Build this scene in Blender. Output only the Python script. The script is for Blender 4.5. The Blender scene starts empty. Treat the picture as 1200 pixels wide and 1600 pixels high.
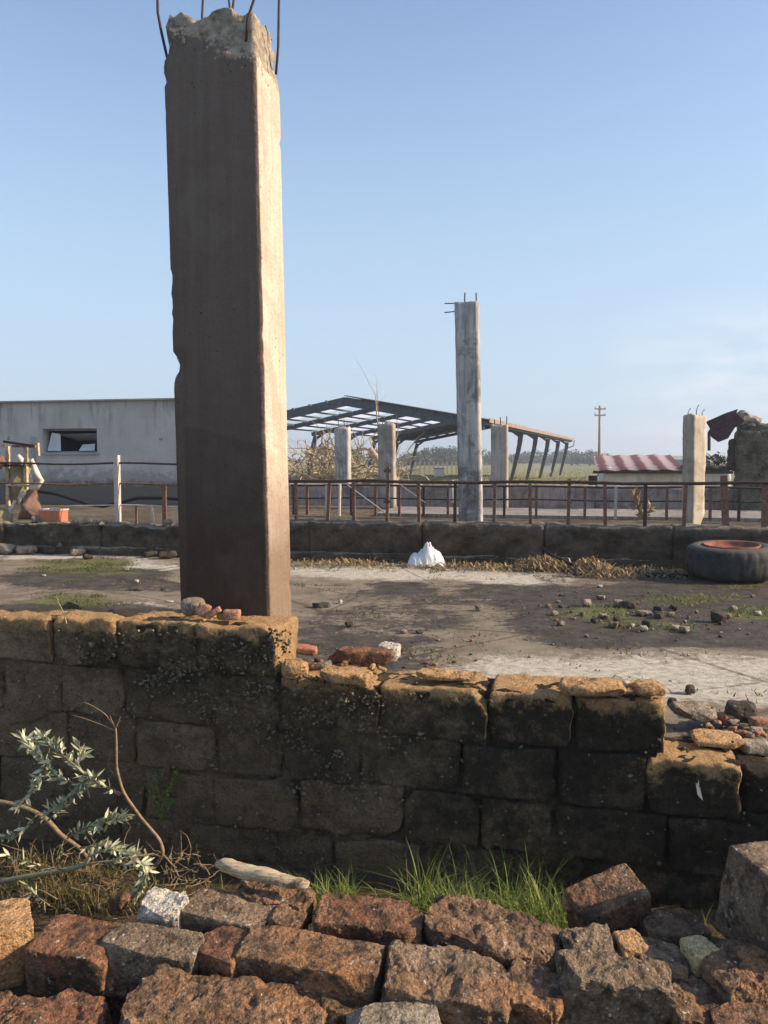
import bpy, math, random
import numpy as np
from mathutils import Vector, Matrix, Euler
R = math.radians
sc = bpy.context.scene
col = sc.collection

# ------------------------------------------------------------ camera, light
EYE = 1.45
FPX = 1250.0
PITCH = math.atan(78 / FPX)
cam_d = bpy.data.cameras.new("Camera")
cam = bpy.data.objects.new("Camera", cam_d); col.objects.link(cam)
cam.location = (0, 0, EYE)
cam.rotation_euler = (R(90) - PITCH, 0, 0)
cam_d.sensor_fit = 'VERTICAL'; cam_d.sensor_height = 36; cam_d.lens = 36 * FPX / 1600
cam_d.clip_start = 0.05; cam_d.clip_end = 5000
sc.camera = cam

SUN_AZ = -6.0      # degrees from +X towards +Y
SUN_EL = 27.0
world = bpy.data.worlds.new("World"); sc.world = world
world.use_nodes = True
wn = world.node_tree; wn.nodes.clear()
w_out = wn.nodes.new('ShaderNodeOutputWorld')
w_bg = wn.nodes.new('ShaderNodeBackground'); w_bg.inputs[1].default_value = 0.125
sky = wn.nodes.new('ShaderNodeTexSky'); sky.sky_type = 'NISHITA'
sky.sun_disc = False; sky.sun_elevation = R(SUN_EL); sky.sun_rotation = R(90 - SUN_AZ)
sky.air_density = 1.1; sky.dust_density = 1.2; sky.ozone_density = 3.0; sky.altitude = 50
# thin streaky cloud and a soft bank low on the right
w_tc = wn.nodes.new('ShaderNodeTexCoord')
w_map = wn.nodes.new('ShaderNodeMapping'); w_map.inputs['Scale'].default_value = (2.2, 2.2, 7.0)
w_n = wn.nodes.new('ShaderNodeTexNoise'); w_n.inputs['Scale'].default_value = 2.2
w_n.inputs['Detail'].default_value = 7; w_n.inputs['Roughness'].default_value = .58
w_r = wn.nodes.new('ShaderNodeMapRange'); w_r.inputs[1].default_value = .40; w_r.inputs[2].default_value = .66
w_r.inputs[3].default_value = 0; w_r.inputs[4].default_value = .8
w_dot = wn.nodes.new('ShaderNodeVectorMath'); w_dot.operation = 'DOT_PRODUCT'
_d = Vector((.60, 1.0, .07)).normalized(); w_dot.inputs[1].default_value = _d
w_dr = wn.nodes.new('ShaderNodeMapRange'); w_dr.interpolation_type = 'SMOOTHSTEP'
w_dr.inputs[1].default_value = .955; w_dr.inputs[2].default_value = .995
w_mul = wn.nodes.new('ShaderNodeMath'); w_mul.operation = 'MULTIPLY'
w_mix = wn.nodes.new('ShaderNodeMixRGB'); w_mix.inputs[2].default_value = (5.0, 5.0, 5.05, 1)
L = wn.links.new
L(w_tc.outputs['Generated'], w_map.inputs[0]); L(w_map.outputs[0], w_n.inputs['Vector'])
L(w_n.outputs[0], w_r.inputs[0])
L(w_tc.outputs['Generated'], w_dot.inputs[0]); L(w_dot.outputs['Value'], w_dr.inputs[0])
L(w_r.outputs[0], w_mul.inputs[0]); L(w_dr.outputs[0], w_mul.inputs[1])
w_s2 = wn.nodes.new('ShaderNodeSeparateXYZ'); L(w_tc.outputs['Generated'], w_s2.inputs[0])
w_lz = wn.nodes.new('ShaderNodeMapRange'); w_lz.interpolation_type = 'SMOOTHSTEP'; w_lz.inputs[1].default_value = .20; w_lz.inputs[2].default_value = .12
L(w_s2.outputs[2], w_lz.inputs[0]); w_m2 = wn.nodes.new('ShaderNodeMath'); w_m2.operation = 'MULTIPLY'
L(w_mul.outputs[0], w_m2.inputs[0]); L(w_lz.outputs[0], w_m2.inputs[1]); L(w_m2.outputs[0], w_mix.inputs[0])
w_sep = wn.nodes.new('ShaderNodeSeparateXYZ'); L(w_tc.outputs['Generated'], w_sep.inputs[0])
w_hr = wn.nodes.new('ShaderNodeMapRange'); w_hr.interpolation_type = 'SMOOTHERSTEP'
w_hr.inputs[1].default_value = .75; w_hr.inputs[2].default_value = -.08; w_hr.inputs[3].default_value = 0; w_hr.inputs[4].default_value = .85
w_hz = wn.nodes.new('ShaderNodeMixRGB'); w_hz.inputs[2].default_value = (2.8, 3.55, 4.1, 1)
L(w_sep.outputs[2], w_hr.inputs[0]); L(w_hr.outputs[0], w_hz.inputs[0]); L(sky.outputs[0], w_hz.inputs[1])
w_tint = wn.nodes.new('ShaderNodeMixRGB'); w_tint.blend_type = 'MULTIPLY'; w_tint.inputs[0].default_value = 1; w_tint.inputs[2].default_value = (.975, .995, 1.05, 1)
L(w_hz.outputs[0], w_tint.inputs[1]); L(w_tint.outputs[0], w_mix.inputs[1]); L(w_mix.outputs[0], w_bg.inputs[0]); L(w_bg.outputs[0], w_out.inputs[0])

sun_d = bpy.data.lights.new("Sun", 'SUN'); sun_d.energy = 4.8; sun_d.angle = R(0.6)
sun_d.color = (1.0, .80, .58)
sun = bpy.data.objects.new("Sun", sun_d); col.objects.link(sun)
_sd = Vector((math.cos(R(SUN_EL)) * math.cos(R(SUN_AZ)), math.cos(R(SUN_EL)) * math.sin(R(SUN_AZ)), math.sin(R(SUN_EL))))
sun.rotation_euler = _sd.to_track_quat('Z', 'Y').to_euler()
sc.view_settings.view_transform = 'Standard'; sc.view_settings.look = 'None'
sc.view_settings.exposure = 0.75; sc.view_settings.gamma = 1.0

# ------------------------------------------------------------ where things stand
AL = R(12.0)                      # the yard is turned 12 degrees against the view
DS = np.array((math.cos(AL), -math.sin(AL), 0)); NT = np.array((math.sin(AL), math.cos(AL), 0))
O0 = np.array((0, 4.0, 0))
EYEV = np.array((0, 0, EYE))

def S(s, t, z=0): return O0 + DS * s + NT * t + np.array((0, 0, z))

def ray(px, py):
    a = (px - 600) / FPX; b = (800 - py) / FPX
    cp, sp = math.cos(PITCH), math.sin(PITCH)
    return np.array((a, cp + b * sp, -sp + b * cp))

def PY(px, py, Y):
    d = ray(px, py); return EYEV + d * (Y / d[1])

def PZ(px, py, z=0):
    d = ray(px, py); return EYEV + d * ((z - EYE) / d[2])

def PT(px, py, t):                # on the vertical plane t = const of the yard grid
    d = ray(px, py); k = (t - np.dot(NT, EYEV - O0)) / np.dot(NT, d)
    return EYEV + d * k

def st(p):
    q = np.asarray(p) - O0; return float(np.dot(q, DS)), float(np.dot(q, NT))

def topx(V):
    q = V - EYEV; cp, sp = math.cos(PITCH), math.sin(PITCH)
    f = q[:, 1] * cp - q[:, 2] * sp; u = q[:, 1] * sp + q[:, 2] * cp
    return 600 + FPX * q[:, 0] / f, 800 - FPX * u / f

# ------------------------------------------------------------ noise
def _h(x, y, z, seed):
    n = (x * 374761393 + y * 668265263 + z * 2147483647 + seed * 1274126177) & 0xFFFFFFFF
    n = ((n ^ (n >> 13)) * 1274126177) & 0xFFFFFFFF
    n = ((n ^ (n >> 16)) * 2246822519) & 0xFFFFFFFF
    return ((n ^ (n >> 15)) & 0xFFFF) / 65535.0

def vn(P, seed=0):
    P = np.asarray(P, float); i = np.floor(P).astype(np.int64); f = P - i
    f = f * f * (3 - 2 * f); r = 0
    for dx in (0, 1):
        wx = f[:, 0] if dx else 1 - f[:, 0]
        for dy in (0, 1):
            wy = f[:, 1] if dy else 1 - f[:, 1]
            for dz in (0, 1):
                wz = f[:, 2] if dz else 1 - f[:, 2]
                r = r + wx * wy * wz * _h(i[:, 0] + dx, i[:, 1] + dy, i[:, 2] + dz, seed)
    return r * 2 - 1

def fbm(P, o=4, seed=0, g=.5):
    r = 0; a = 1; t = 0; P = np.asarray(P, float)
    for k in range(o):
        r = r + a * vn(P * (2.03 ** k) + k * 17.3, seed + k); t += a; a *= g
    return r / t

# ------------------------------------------------------------ materials
def nt(name):
    m = bpy.data.materials.new(name); m.use_nodes = True
    t = m.node_tree; b = t.nodes['Principled BSDF']
    b.inputs['Specular IOR Level'].default_value = .25
    return m, t, b

class G:
    """small helper to write node graphs"""
    def __init__(s, t): s.t = t; s.n = t.nodes; s.l = t.links
    def v(s, sock, val):
        if isinstance(val, bpy.types.NodeSocket): s.l.new(val, sock)
        else: sock.default_value = val
    def pos(s, world=False, rnd=True):
        if world:
            return s.n.new('ShaderNodeNewGeometry').outputs['Position']
        o = s.n.new('ShaderNodeTexCoord').outputs['Object']
        if not rnd: return o
        oi = s.n.new('ShaderNodeObjectInfo').outputs['Random']
        m = s.n.new('ShaderNodeVectorMath'); m.operation = 'MULTIPLY_ADD'
        c = s.n.new('ShaderNodeCombineXYZ')
        for i in range(3): s.l.new(oi, c.inputs[i])
        s.l.new(c.outputs[0], m.inputs[0]); m.inputs[1].default_value = (37, 53, 71); s.l.new(o, m.inputs[2])
        return m.outputs[0]
    def scale(s, vec, k):
        m = s.n.new('ShaderNodeVectorMath'); m.operation = 'MULTIPLY'
        s.l.new(vec, m.inputs[0]); m.inputs[1].default_value = k; return m.outputs[0]
    def noise(s, vec, sc_, det=5, rough=.6, dist=0):
        n = s.n.new('ShaderNodeTexNoise'); s.l.new(vec, n.inputs['Vector'])
        n.inputs['Scale'].default_value = sc_; n.inputs['Detail'].default_value = det
        n.inputs['Roughness'].default_value = rough; n.inputs['Distortion'].default_value = dist
        return n.outputs[0]
    def voro(s, vec, sc_, feat='F1', out='Distance'):
        n = s.n.new('ShaderNodeTexVoronoi'); n.feature = feat; s.l.new(vec, n.inputs['Vector'])
        n.inputs['Scale'].default_value = sc_; return n.outputs[out]
    def rng(s, x, a, b, c=0., d=1.):
        n = s.n.new('ShaderNodeMapRange'); s.v(n.inputs[0], x)
        for i, k in enumerate((a, b, c, d)): n.inputs[i + 1].default_value = k
        return n.outputs[0]
    def mix(s, f, a, b, mode='MIX'):
        n = s.n.new('ShaderNodeMixRGB'); n.blend_type = mode; s.v(n.inputs[0], f)
        for i, k in ((1, a), (2, b)):
            s.v(n.inputs[i], k if isinstance(k, bpy.types.NodeSocket) else (*k, 1))
        return n.outputs[0]
    def math(s, op, a, b=0.):
        n = s.n.new('ShaderNodeMath'); n.operation = op; s.v(n.inputs[0], a); s.v(n.inputs[1], b)
        return n.outputs[0]
    def attr(s, name):
        n = s.n.new('ShaderNodeAttribute'); n.attribute_name = name; return n.outputs['Fac']
    def nz(s):
        g = s.n.new('ShaderNodeNewGeometry'); x = s.n.new('ShaderNodeSeparateXYZ')
        s.l.new(g.outputs['Normal'], x.inputs[0]); return x.outputs
    def sep(s, vec):
        x = s.n.new('ShaderNodeSeparateXYZ'); s.l.new(vec, x.inputs[0]); return x.outputs
    def bump(s, b, h, dist=.01, strength=1.):
        n = s.n.new('ShaderNodeBump'); s.l.new(h, n.inputs['Height'])
        n.inputs['Distance'].default_value = dist; n.inputs['Strength'].default_value = strength
        s.l.new(n.outputs[0], b.inputs['Normal'])

def rockmat(name, c1, c2, c3=None, crust=None, crust_amt=.5, fine=60., bump=.012, speck=None, sc_=6., rough=.92):
    """weathered stone: two body tones, grain, pits, a darker crust, pale specks"""
    m, t, b = nt(name); g = G(t); p = g.pos()
    a = g.noise(p, sc_, 6, .65); c = g.mix(g.rng(a, .32, .68), c1, c2)
    if c3: c = g.mix(g.rng(g.noise(p, sc_ * .45, 4, .6), .5, .66), c, c3)
    f = g.noise(p, fine, 5, .7)
    c = g.mix(.75, c, g.mix(g.rng(f, .25, .75), (.28, .26, .24), (1.75, 1.72, 1.68)), 'MULTIPLY')
    gr = g.noise(p, fine * 2.2, 3, .6); c = g.mix(.7, c, g.mix(g.rng(gr, .3, .7), (.5, .5, .5), (1.5, 1.5, 1.5)), 'MULTIPLY')
    if crust: c = g.mix(g.rng(g.noise(p, sc_ * 2.1, 7, .75), .62 - crust_amt * .3, .7 - crust_amt * .2), c, crust)
    if speck: c = g.mix(g.rng(g.noise(p, 45, 3, .5), .66, .72), c, speck)
    t.links.new(c, b.inputs['Base Color']); b.inputs['Roughness'].default_value = rough
    h = g.math('ADD', g.math('MULTIPLY', f, .5), g.math('MULTIPLY', g.noise(p, fine * .3, 5, .7), 1.))
    h = g.math('SUBTRACT', h, g.math('MULTIPLY', g.rng(g.voro(p, fine * .55), 0, .35, 1, 0), .35))
    h = g.math('ADD', h, g.math('MULTIPLY', gr, .3)); g.bump(b, h, bump * 2.4); return m

def plain(name, c, rough=.7, metal=0., var=.25, sc_=20., c2=None, bump=0.):
    m, t, b = nt(name); g = G(t); p = g.pos()
    n = g.noise(p, sc_, 5, .65)
    lo = c2 if c2 else tuple(x * (1 - var) for x in c)
    cc = g.mix(g.rng(n, .35, .65), lo, c)
    t.links.new(cc, b.inputs['Base Color']); b.inputs['Roughness'].default_value = rough
    b.inputs['Metallic'].default_value = metal
    if bump: g.bump(b, n, bump)
    return m

def leafmat(name, c, c2, trans=.35, rough=.6, spec=.3):
    m, t, b = nt(name); g = G(t)
    oi = g.attr('rnd'); cc = g.mix(oi, c, c2)
    t.links.new(cc, b.inputs['Base Color']); b.inputs['Roughness'].default_value = rough
    b.inputs['Specular IOR Level'].default_value = spec
    tr = g.n.new('ShaderNodeBsdfTranslucent'); t.links.new(cc, tr.inputs[0])
    mx = g.n.new('ShaderNodeMixShader'); mx.inputs[0].default_value = trans
    t.links.new(b.outputs[0], mx.inputs[1]); t.links.new(tr.outputs[0], mx.inputs[2])
    t.links.new(mx.outputs[0], t.nodes['Material Output'].inputs[0]); return m

M = {}
M['tuff_red'] = rockmat('tuff_red', (.18, .08, .042), (.31, .155, .085), (.25, .165, .105), crust=(.07, .045, .028), crust_amt=.55, speck=(.42, .36, .29))
M['tuff_brown'] = rockmat('tuff_brown', (.16, .092, .052), (.30, .19, .112), (.34, .165, .07), crust=(.07, .045, .028), crust_amt=.5, speck=(.45, .4, .33))
M['tuff_grey'] = rockmat('tuff_grey', (.165, .112, .072), (.30, .225, .15), (.25, .14, .072), crust=(.075, .055, .035), crust_amt=.45, speck=(.5, .46, .4))
M['tuff_orange'] = rockmat('tuff_orange', (.40, .23, .10), (.55, .35, .17), (.33, .17, .075), crust=(.13, .08, .04), crust_amt=.25)
M['tuff_yellow'] = rockmat('tuff_yellow', (.46, .34, .16), (.56, .44, .24), None, crust=(.2, .15, .07), crust_amt=.2)
M['lime'] = rockmat('lime_stone', (.46, .42, .34), (.66, .62, .53), None, crust=(.26, .22, .16), crust_amt=.25, bump=.016)
M['brick'] = rockmat('terracotta', (.27, .115, .07), (.38, .18, .11), (.33, .22, .15), crust=(.2, .12, .08), crust_amt=.1, bump=.004)
M['stone_pale'] = rockmat('stone_pale', (.24, .195, .14), (.36, .305, .23), (.17, .13, .09), crust=(.08, .07, .05), crust_amt=.3, bump=.008)
M['stone_dark'] = rockmat('stone_dark', (.045, .038, .03), (.085, .072, .056), None, crust=(.05, .045, .035), crust_amt=.3, bump=.008)
M['rust'] = plain('rusty_iron', (.27, .145, .095), .85, 0, c2=(.075, .04, .03), sc_=35, bump=.002)
M['rust_dark'] = plain('dark_rusty_iron', (.085, .05, .04), .8, 0, c2=(.035, .026, .024), sc_=30, bump=.001)
M['paint_pale'] = plain('flaking_pale_paint', (.55, .50, .44), .7, 0, c2=(.42, .33, .26), sc_=25)
M['galv'] = plain('dull_steel', (.32, .33, .33), .55, .3, sc_=10)
M['steel_dark'] = plain('dark_frame_steel', (.085, .095, .11), .6, 0, c2=(.05, .057, .068), sc_=4)
M['wood_pale'] = plain('bare_wood', (.62, .49, .31), .8, 0, c2=(.33, .22, .12), sc_=16, bump=.01)
_m, _t, _b = nt('split_wood_grain'); _g = G(_t); _p = _g.pos(rnd=False)
_n = _g.noise(_g.scale(_p, (9, 60, 90)), 1.0, 6, .7); _q = _g.noise(_p, 11, 5, .7)
_c = _g.mix(_g.rng(_n, .35, .62), (.26, .17, .09), (.66, .54, .36)); _c = _g.mix(_g.rng(_q, .56, .64), _c, (.16, .10, .055))
_t.links.new(_c, _b.inputs['Base Color']); _b.inputs['Roughness'].default_value = .85; _g.bump(_b, _n, .012); M['wood_grain'] = _m
M['bark'] = plain('twig_bark', (.30, .20, .12), .85, 0, c2=(.17, .12, .07), sc_=50, bump=.003)
M['bark_green'] = plain('green_stem', (.34, .33, .19), .7, 0, c2=(.24, .22, .12), sc_=40)
M['dry'] = plain('dry_branch', (.36, .29, .21), .9, 0, c2=(.2, .15, .1), sc_=8)
M['rubber'] = plain('weathered_rubber', (.045, .05, .052), .75, 0, c2=(.028, .03, .03), sc_=9, bump=.004)
M['black'] = plain('black_plastic', (.02, .02, .022), .45, 0, sc_=20)
M['rag'] = plain('cream_rag', (.66, .60, .50), .9, 0, c2=(.42, .36, .28), sc_=14)
M['white_bag'] = plain('white_plastic_film', (.72, .70, .66), .5, 0, var=.12, sc_=12)
M['glass'] = plain('dusty_glass', (.7, .7, .68), .6, 0, sc_=4)
M['dark_in'] = plain('dark_interior', (.03, .032, .034), .95, 0, sc_=4)

# concrete of the posts
def concretemat(name, c1, c2, dirt, dirt_amt=.5, streak=True, bump=.006, face=None):
    m, t, b = nt(name); g = G(t); p = g.pos()
    c = g.mix(g.rng(g.noise(p, 3.2, 6, .6), .35, .65), c1, c2)
    if streak:
        c = g.mix(g.math('MULTIPLY', g.rng(g.noise(g.scale(p, (9, 9, .55)), 2.2, 6, .65), .45, .7), dirt_amt), c, dirt)
    c = g.mix(g.math('MULTIPLY', g.rng(g.noise(p, 1.7, 7, .7, .8), .5, .62), dirt_amt), c, dirt)
    f = g.noise(p, 70, 5, .65)
    c = g.mix(.6, c, g.mix(g.rng(f, .25, .75), (.65, .65, .65), (1.3, 1.3, 1.3)), 'MULTIPLY')
    if face:                       # front face painted dark brown, its shade put into the colour
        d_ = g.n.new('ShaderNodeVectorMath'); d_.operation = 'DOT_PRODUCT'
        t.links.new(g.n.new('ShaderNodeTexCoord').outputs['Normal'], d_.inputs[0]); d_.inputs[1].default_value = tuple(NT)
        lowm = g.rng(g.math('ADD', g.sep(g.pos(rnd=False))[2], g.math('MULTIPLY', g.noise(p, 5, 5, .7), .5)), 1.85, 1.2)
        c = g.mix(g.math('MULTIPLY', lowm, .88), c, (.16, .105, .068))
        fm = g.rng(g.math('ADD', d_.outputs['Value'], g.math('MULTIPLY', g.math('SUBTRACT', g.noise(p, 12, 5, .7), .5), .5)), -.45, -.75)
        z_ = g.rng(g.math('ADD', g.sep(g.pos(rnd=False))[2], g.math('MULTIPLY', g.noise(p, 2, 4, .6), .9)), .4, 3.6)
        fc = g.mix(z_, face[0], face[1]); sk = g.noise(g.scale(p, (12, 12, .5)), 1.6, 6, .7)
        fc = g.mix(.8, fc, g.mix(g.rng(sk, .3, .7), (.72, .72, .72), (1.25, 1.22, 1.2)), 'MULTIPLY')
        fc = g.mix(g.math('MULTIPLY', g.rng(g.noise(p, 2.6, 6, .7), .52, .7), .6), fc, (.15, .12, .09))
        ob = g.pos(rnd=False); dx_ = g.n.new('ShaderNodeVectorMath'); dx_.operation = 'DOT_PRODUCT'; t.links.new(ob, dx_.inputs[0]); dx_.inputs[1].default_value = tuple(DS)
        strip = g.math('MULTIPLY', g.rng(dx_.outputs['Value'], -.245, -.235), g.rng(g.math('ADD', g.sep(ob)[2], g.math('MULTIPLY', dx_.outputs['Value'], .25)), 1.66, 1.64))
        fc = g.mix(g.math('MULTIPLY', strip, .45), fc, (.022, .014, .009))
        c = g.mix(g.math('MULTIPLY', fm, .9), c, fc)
        bn = g.noise(p, 20, 6, .7); bm_ = g.rng(g.math('ADD', g.attr('brk'), g.math('MULTIPLY', g.math('SUBTRACT', bn, .5), 2.2)), -.02, .06)
        c = g.mix(bm_, c, g.mix(g.rng(bn, .35, .62), (.15, .118, .085), (.36, .30, .22)))
    pit = g.rng(g.voro(p, 24), 0, .16, 1, 0); pitm = g.rng(g.noise(p, 6, 2, .5), .52, .6)
    pit = g.math('MULTIPLY', pit, pitm)
    c = g.mix(pit, c, tuple(x * .4 for x in dirt))
    t.links.new(c, b.inputs['Base Color']); b.inputs['Roughness'].default_value = .9
    h = g.math('ADD', g.math('MULTIPLY', f, .35), g.noise(p, 16, 6, .65))
    h = g.math('SUBTRACT', h, pit)
    h = g.math('ADD', h, g.math('MULTIPLY', g.noise(g.scale(p, (14, 14, .4)), 3, 3, .5), .5))
    g.bump(b, h, bump); return m
M['conc_near'] = concretemat('near_post_concrete', (.50, .41, .32), (.60, .50, .40), (.34, .25, .18), .45, bump=.016, face=((.050, .029, .018), (.100, .070, .053)))  # pale sun side, dark front: lit and shaded tones painted in
M['conc_top'] = concretemat('broken_concrete', (.20, .165, .12), (.30, .25, .185), (.10, .08, .055), .5, False, .03)
M['conc_grey'] = concretemat('grey_post_concrete', (.36, .34, .31), (.50, .48, .45), (.12, .11, .10), .9)
M['conc_pink'] = concretemat('pinkish_post_concrete', (.34, .29, .24), (.45, .39, .33), (.16, .125, .10), .6)
M['render'] = concretemat('cement_render', (.33, .31, .29), (.43, .41, .385), (.17, .16, .15), .35, bump=.004)
M['rear'] = concretemat('rear_wall_render', (.32, .25, .21), (.42, .345, .30), (.13, .10, .08), .65)

# ------------------------------------------------------------ mesh tools
def mk(name, V, F, mat, parent=None, origin=None, smooth=True, attrs=None):
    V = np.asarray(V, float)
    if parent is not None:
        o0 = np.zeros(3); q_ = parent
        while q_ is not None: o0 = o0 + np.array(q_.location); q_ = q_.parent
    elif origin is not None: o0 = np.array(origin, float)
    else: o0 = np.array(((V[:, 0].min() + V[:, 0].max()) / 2, (V[:, 1].min() + V[:, 1].max()) / 2, V[:, 2].min()))
    me = bpy.data.meshes.new(name)
    F = [tuple(int(i) for i in f) for f in F]
    me.from_pydata([tuple(v) for v in (V - o0)], [], F)
    if smooth: me.polygons.foreach_set('use_smooth', [True] * len(me.polygons))
    for k, a in (attrs or {}).items():
        at = me.attributes.new(k, 'FLOAT', 'POINT'); at.data.foreach_set('value', np.asarray(a, np.float32))
    me.materials.append(mat); me.update()
    o = bpy.data.objects.new(name, me); col.objects.link(o)
    if parent is not None: o.parent = parent
    else: o.location = o0
    return o

def tag(o, label=None, cat=None, group=None, kind=None):
    for k, v in (('label', label), ('category', cat), ('group', group), ('kind', kind)):
        if v: o[k] = v
    return o

def empty(name, loc, label, cat, group=None):
    o = bpy.data.objects.new(name, None); col.objects.link(o)
    o.location = tuple(float(x) for x in loc); o.empty_display_size = .1
    return tag(o, label, cat, group)

class MB:
    def __init__(s): s.V = []; s.F = []; s.A = []; s.n = 0
    def add(s, V, F, a=0.):
        V = np.asarray(V, float); s.V.append(V); s.F += [tuple(int(i) + s.n for i in f) for f in F]
        s.A.append(np.full(len(V), a, float) if np.isscalar(a) else np.asarray(a)); s.n += len(V)
    def box(s, c, dim, ax=None, a=0.):
        """c centre, dim full sizes, ax 3x3 rows = axes"""
        ax = np.eye(3) if ax is None else np.asarray(ax)
        g = np.array([(x, y, z) for z in (-.5, .5) for y in (-.5, .5) for x in (-.5, .5)]) * dim
        s.add(np.asarray(c) + g @ ax, [(0, 2, 3, 1), (4, 5, 7, 6), (0, 1, 5, 4), (2, 6, 7, 3), (0, 4, 6, 2), (1, 3, 7, 5)], a)
    def bar(s, p, q, w, h=None, up=(0, 0, 1), a=0.):
        h = h or w; p = np.asarray(p, float); q = np.asarray(q, float); d = q - p; L_ = np.linalg.norm(d); d /= L_
        u = np.asarray(up, float); x = np.cross(d, u)
        if np.linalg.norm(x) < 1e-3: x = np.cross(d, (1, 0, 0))
        x /= np.linalg.norm(x); u = np.cross(x, d)
        s.box((p + q) / 2, (L_, w, h), np.array((d, x, u)), a)
    def tube(s, pts, r, n=6, a=0., cap=True, jit=0.):
        pts = [np.asarray(p, float) for p in pts]; k = len(pts)
        r = [r] * k if np.isscalar(r) else list(r)
        V = []; ref = np.array((.13, .31, .94))
        for i, p in enumerate(pts):
            d = pts[min(i + 1, k - 1)] - pts[max(i - 1, 0)]; d = d / (np.linalg.norm(d) + 1e-9)
            x = np.cross(d, ref); x /= np.linalg.norm(x) + 1e-9; y = np.cross(d, x)
            for j in range(n):
                t = 2 * math.pi * j / n; rr = r[i] * (1 + (random.uniform(-jit, jit) if jit else 0))
                V.append(p + (x * math.cos(t) + y * math.sin(t)) * rr)
        F = [(i * n + j, i * n + (j + 1) % n, (i + 1) * n + (j + 1) % n, (i + 1) * n + j) for i in range(k - 1) for j in range(n)]
        if cap: F += [tuple(range(n))[::-1], tuple(range((k - 1) * n, k * n))]
        s.add(V, F, a)
    def build(s, name, mat, parent=None, origin=None, smooth=False):
        return mk(name, np.concatenate(s.V), s.F, mat, parent, origin, smooth, {'rnd': np.concatenate(s.A)})

_cg = {}
def cube_grid(nx, ny, nz):
    k = (nx, ny, nz)
    if k in _cg: return _cg[k]
    idx = {}; V = []; F = []
    def vid(i, j, l):
        q = (i, j, l)
        if q not in idx: idx[q] = len(V); V.append((i / nx - .5, j / ny - .5, l / nz - .5))
        return idx[q]
    for i in range(nx):
        for j in range(ny):
            F.append((vid(i, j, 0), vid(i, j + 1, 0), vid(i + 1, j + 1, 0), vid(i + 1, j, 0)))
            F.append((vid(i, j, nz), vid(i + 1, j, nz), vid(i + 1, j + 1, nz), vid(i, j + 1, nz)))
    for i in range(nx):
        for l in range(nz):
            F.append((vid(i, 0, l), vid(i + 1, 0, l), vid(i + 1, 0, l + 1), vid(i, 0, l + 1)))
            F.append((vid(i, ny, l), vid(i, ny, l + 1), vid(i + 1, ny, l + 1), vid(i + 1, ny, l)))
    for j in range(ny):
        for l in range(nz):
            F.append((vid(0, j, l), vid(0, j, l + 1), vid(0, j + 1, l + 1), vid(0, j + 1, l)))
            F.append((vid(nx, j, l), vid(nx, j + 1, l), vid(nx, j + 1, l + 1), vid(nx, j, l + 1)))
    _cg[k] = (np.array(V), F); return _cg[k]

def rock(dim, seed, rnd=.03, rough=.01, chips=4, res=.02, depth=.12, lump=0.):
    """broken block in its own axes, centred"""
    dim = np.array(dim, float); n = [int(min(70, max(3, round(d / res)))) for d in dim]
    g, F = cube_grid(*n); p = g * dim; rg = random.Random(seed)
    rr = min(rnd, dim.min() * .45); half = dim / 2 - rr
    q = np.clip(p, -half, half); d = p - q; l = np.linalg.norm(d, axis=1, keepdims=True)
    p = np.where(l > 1e-9, q + d / np.maximum(l, 1e-9) * np.minimum(l, rr), p)
    if lump:
        e = p / (dim / 2); le = np.linalg.norm(e, axis=1, keepdims=True); mx = np.abs(e).max(axis=1, keepdims=True)
        p = p * (1 - lump + lump * (mx / np.maximum(le, 1e-6)) * 1.15)
    off = rg.uniform(0, 90)
    for k in range(chips):
        s = np.array([rg.choice((-1, 1)) for _ in range(3)], float)
        nn = s * np.array([rg.uniform(.15, 1) for _ in range(3)]); nn /= np.linalg.norm(nn)
        sup = np.abs(nn) @ (dim / 2); dd = sup * (1 - rg.uniform(.3, 1.) * depth * 1.6)
        ex = p @ nn - dd + .35 * dim.min() * .12 * fbm(p * 9 + off + k, 3, seed)
        p = p - np.maximum(ex, 0)[:, None] * nn
    f = 1 / max(.05, dim.min() * .55)
    for ax in range(3):
        p[:, ax] += rough * 1.7 * fbm(p * f + off + ax * 7, 3, seed + ax) + rough * .8 * fbm(p * 34 + off + ax * 11, 3, seed + 9 + ax, .6) + (.0028 * fbm(p * 85 + off + ax * 5, 2, seed + 20 + ax) if res < .012 and dim.min() > .07 else 0)
    return p, F

def place(p, loc, yaw=0, tx=0, ty=0):
    Rm = np.array(Euler((R(tx), R(ty), R(yaw)), 'XYZ').to_matrix())
    return p @ Rm.T + np.asarray(loc)

def stone(name, loc, dim, mat, label, cat='stone', group=None, yaw=0, tx=0, ty=0, seed=1, rnd=.03, rough=.01, chips=4, res=.02, depth=.12, lump=0., sink=.3):
    """loc = where its underside rests"""
    p, F = rock(dim, seed, rnd, rough, chips, res, depth, lump)
    p = place(p, (0, 0, 0), yaw, tx, ty)
    p[:, 2] -= p[:, 2].min() + sink * .05 * dim[2]
    o = mk(name, p + np.asarray(loc), F, mat, None, origin=loc)
    return tag(o, label, cat, group)

# ------------------------------------------------------------ air
_m = bpy.data.materials.new('hazy_air'); _m.use_nodes = True; _t = _m.node_tree; _t.nodes.clear()
_o = _t.nodes.new('ShaderNodeOutputMaterial'); _v = _t.nodes.new('ShaderNodeVolumePrincipled')
_v.inputs['Color'].default_value = (.80, .88, 1, 1); _v.inputs['Density'].default_value = .0011; _v.inputs['Anisotropy'].default_value = .2
_t.links.new(_v.outputs[0], _o.inputs['Volume'])
_mb = MB(); _mb.box((0, 700, 14), (2600, 1900, 36)); _o = _mb.build('haze', _m, None, (0, 0, 0)); tag(_o, 'thin pale haze over the far field', 'haze', kind='stuff')

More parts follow.
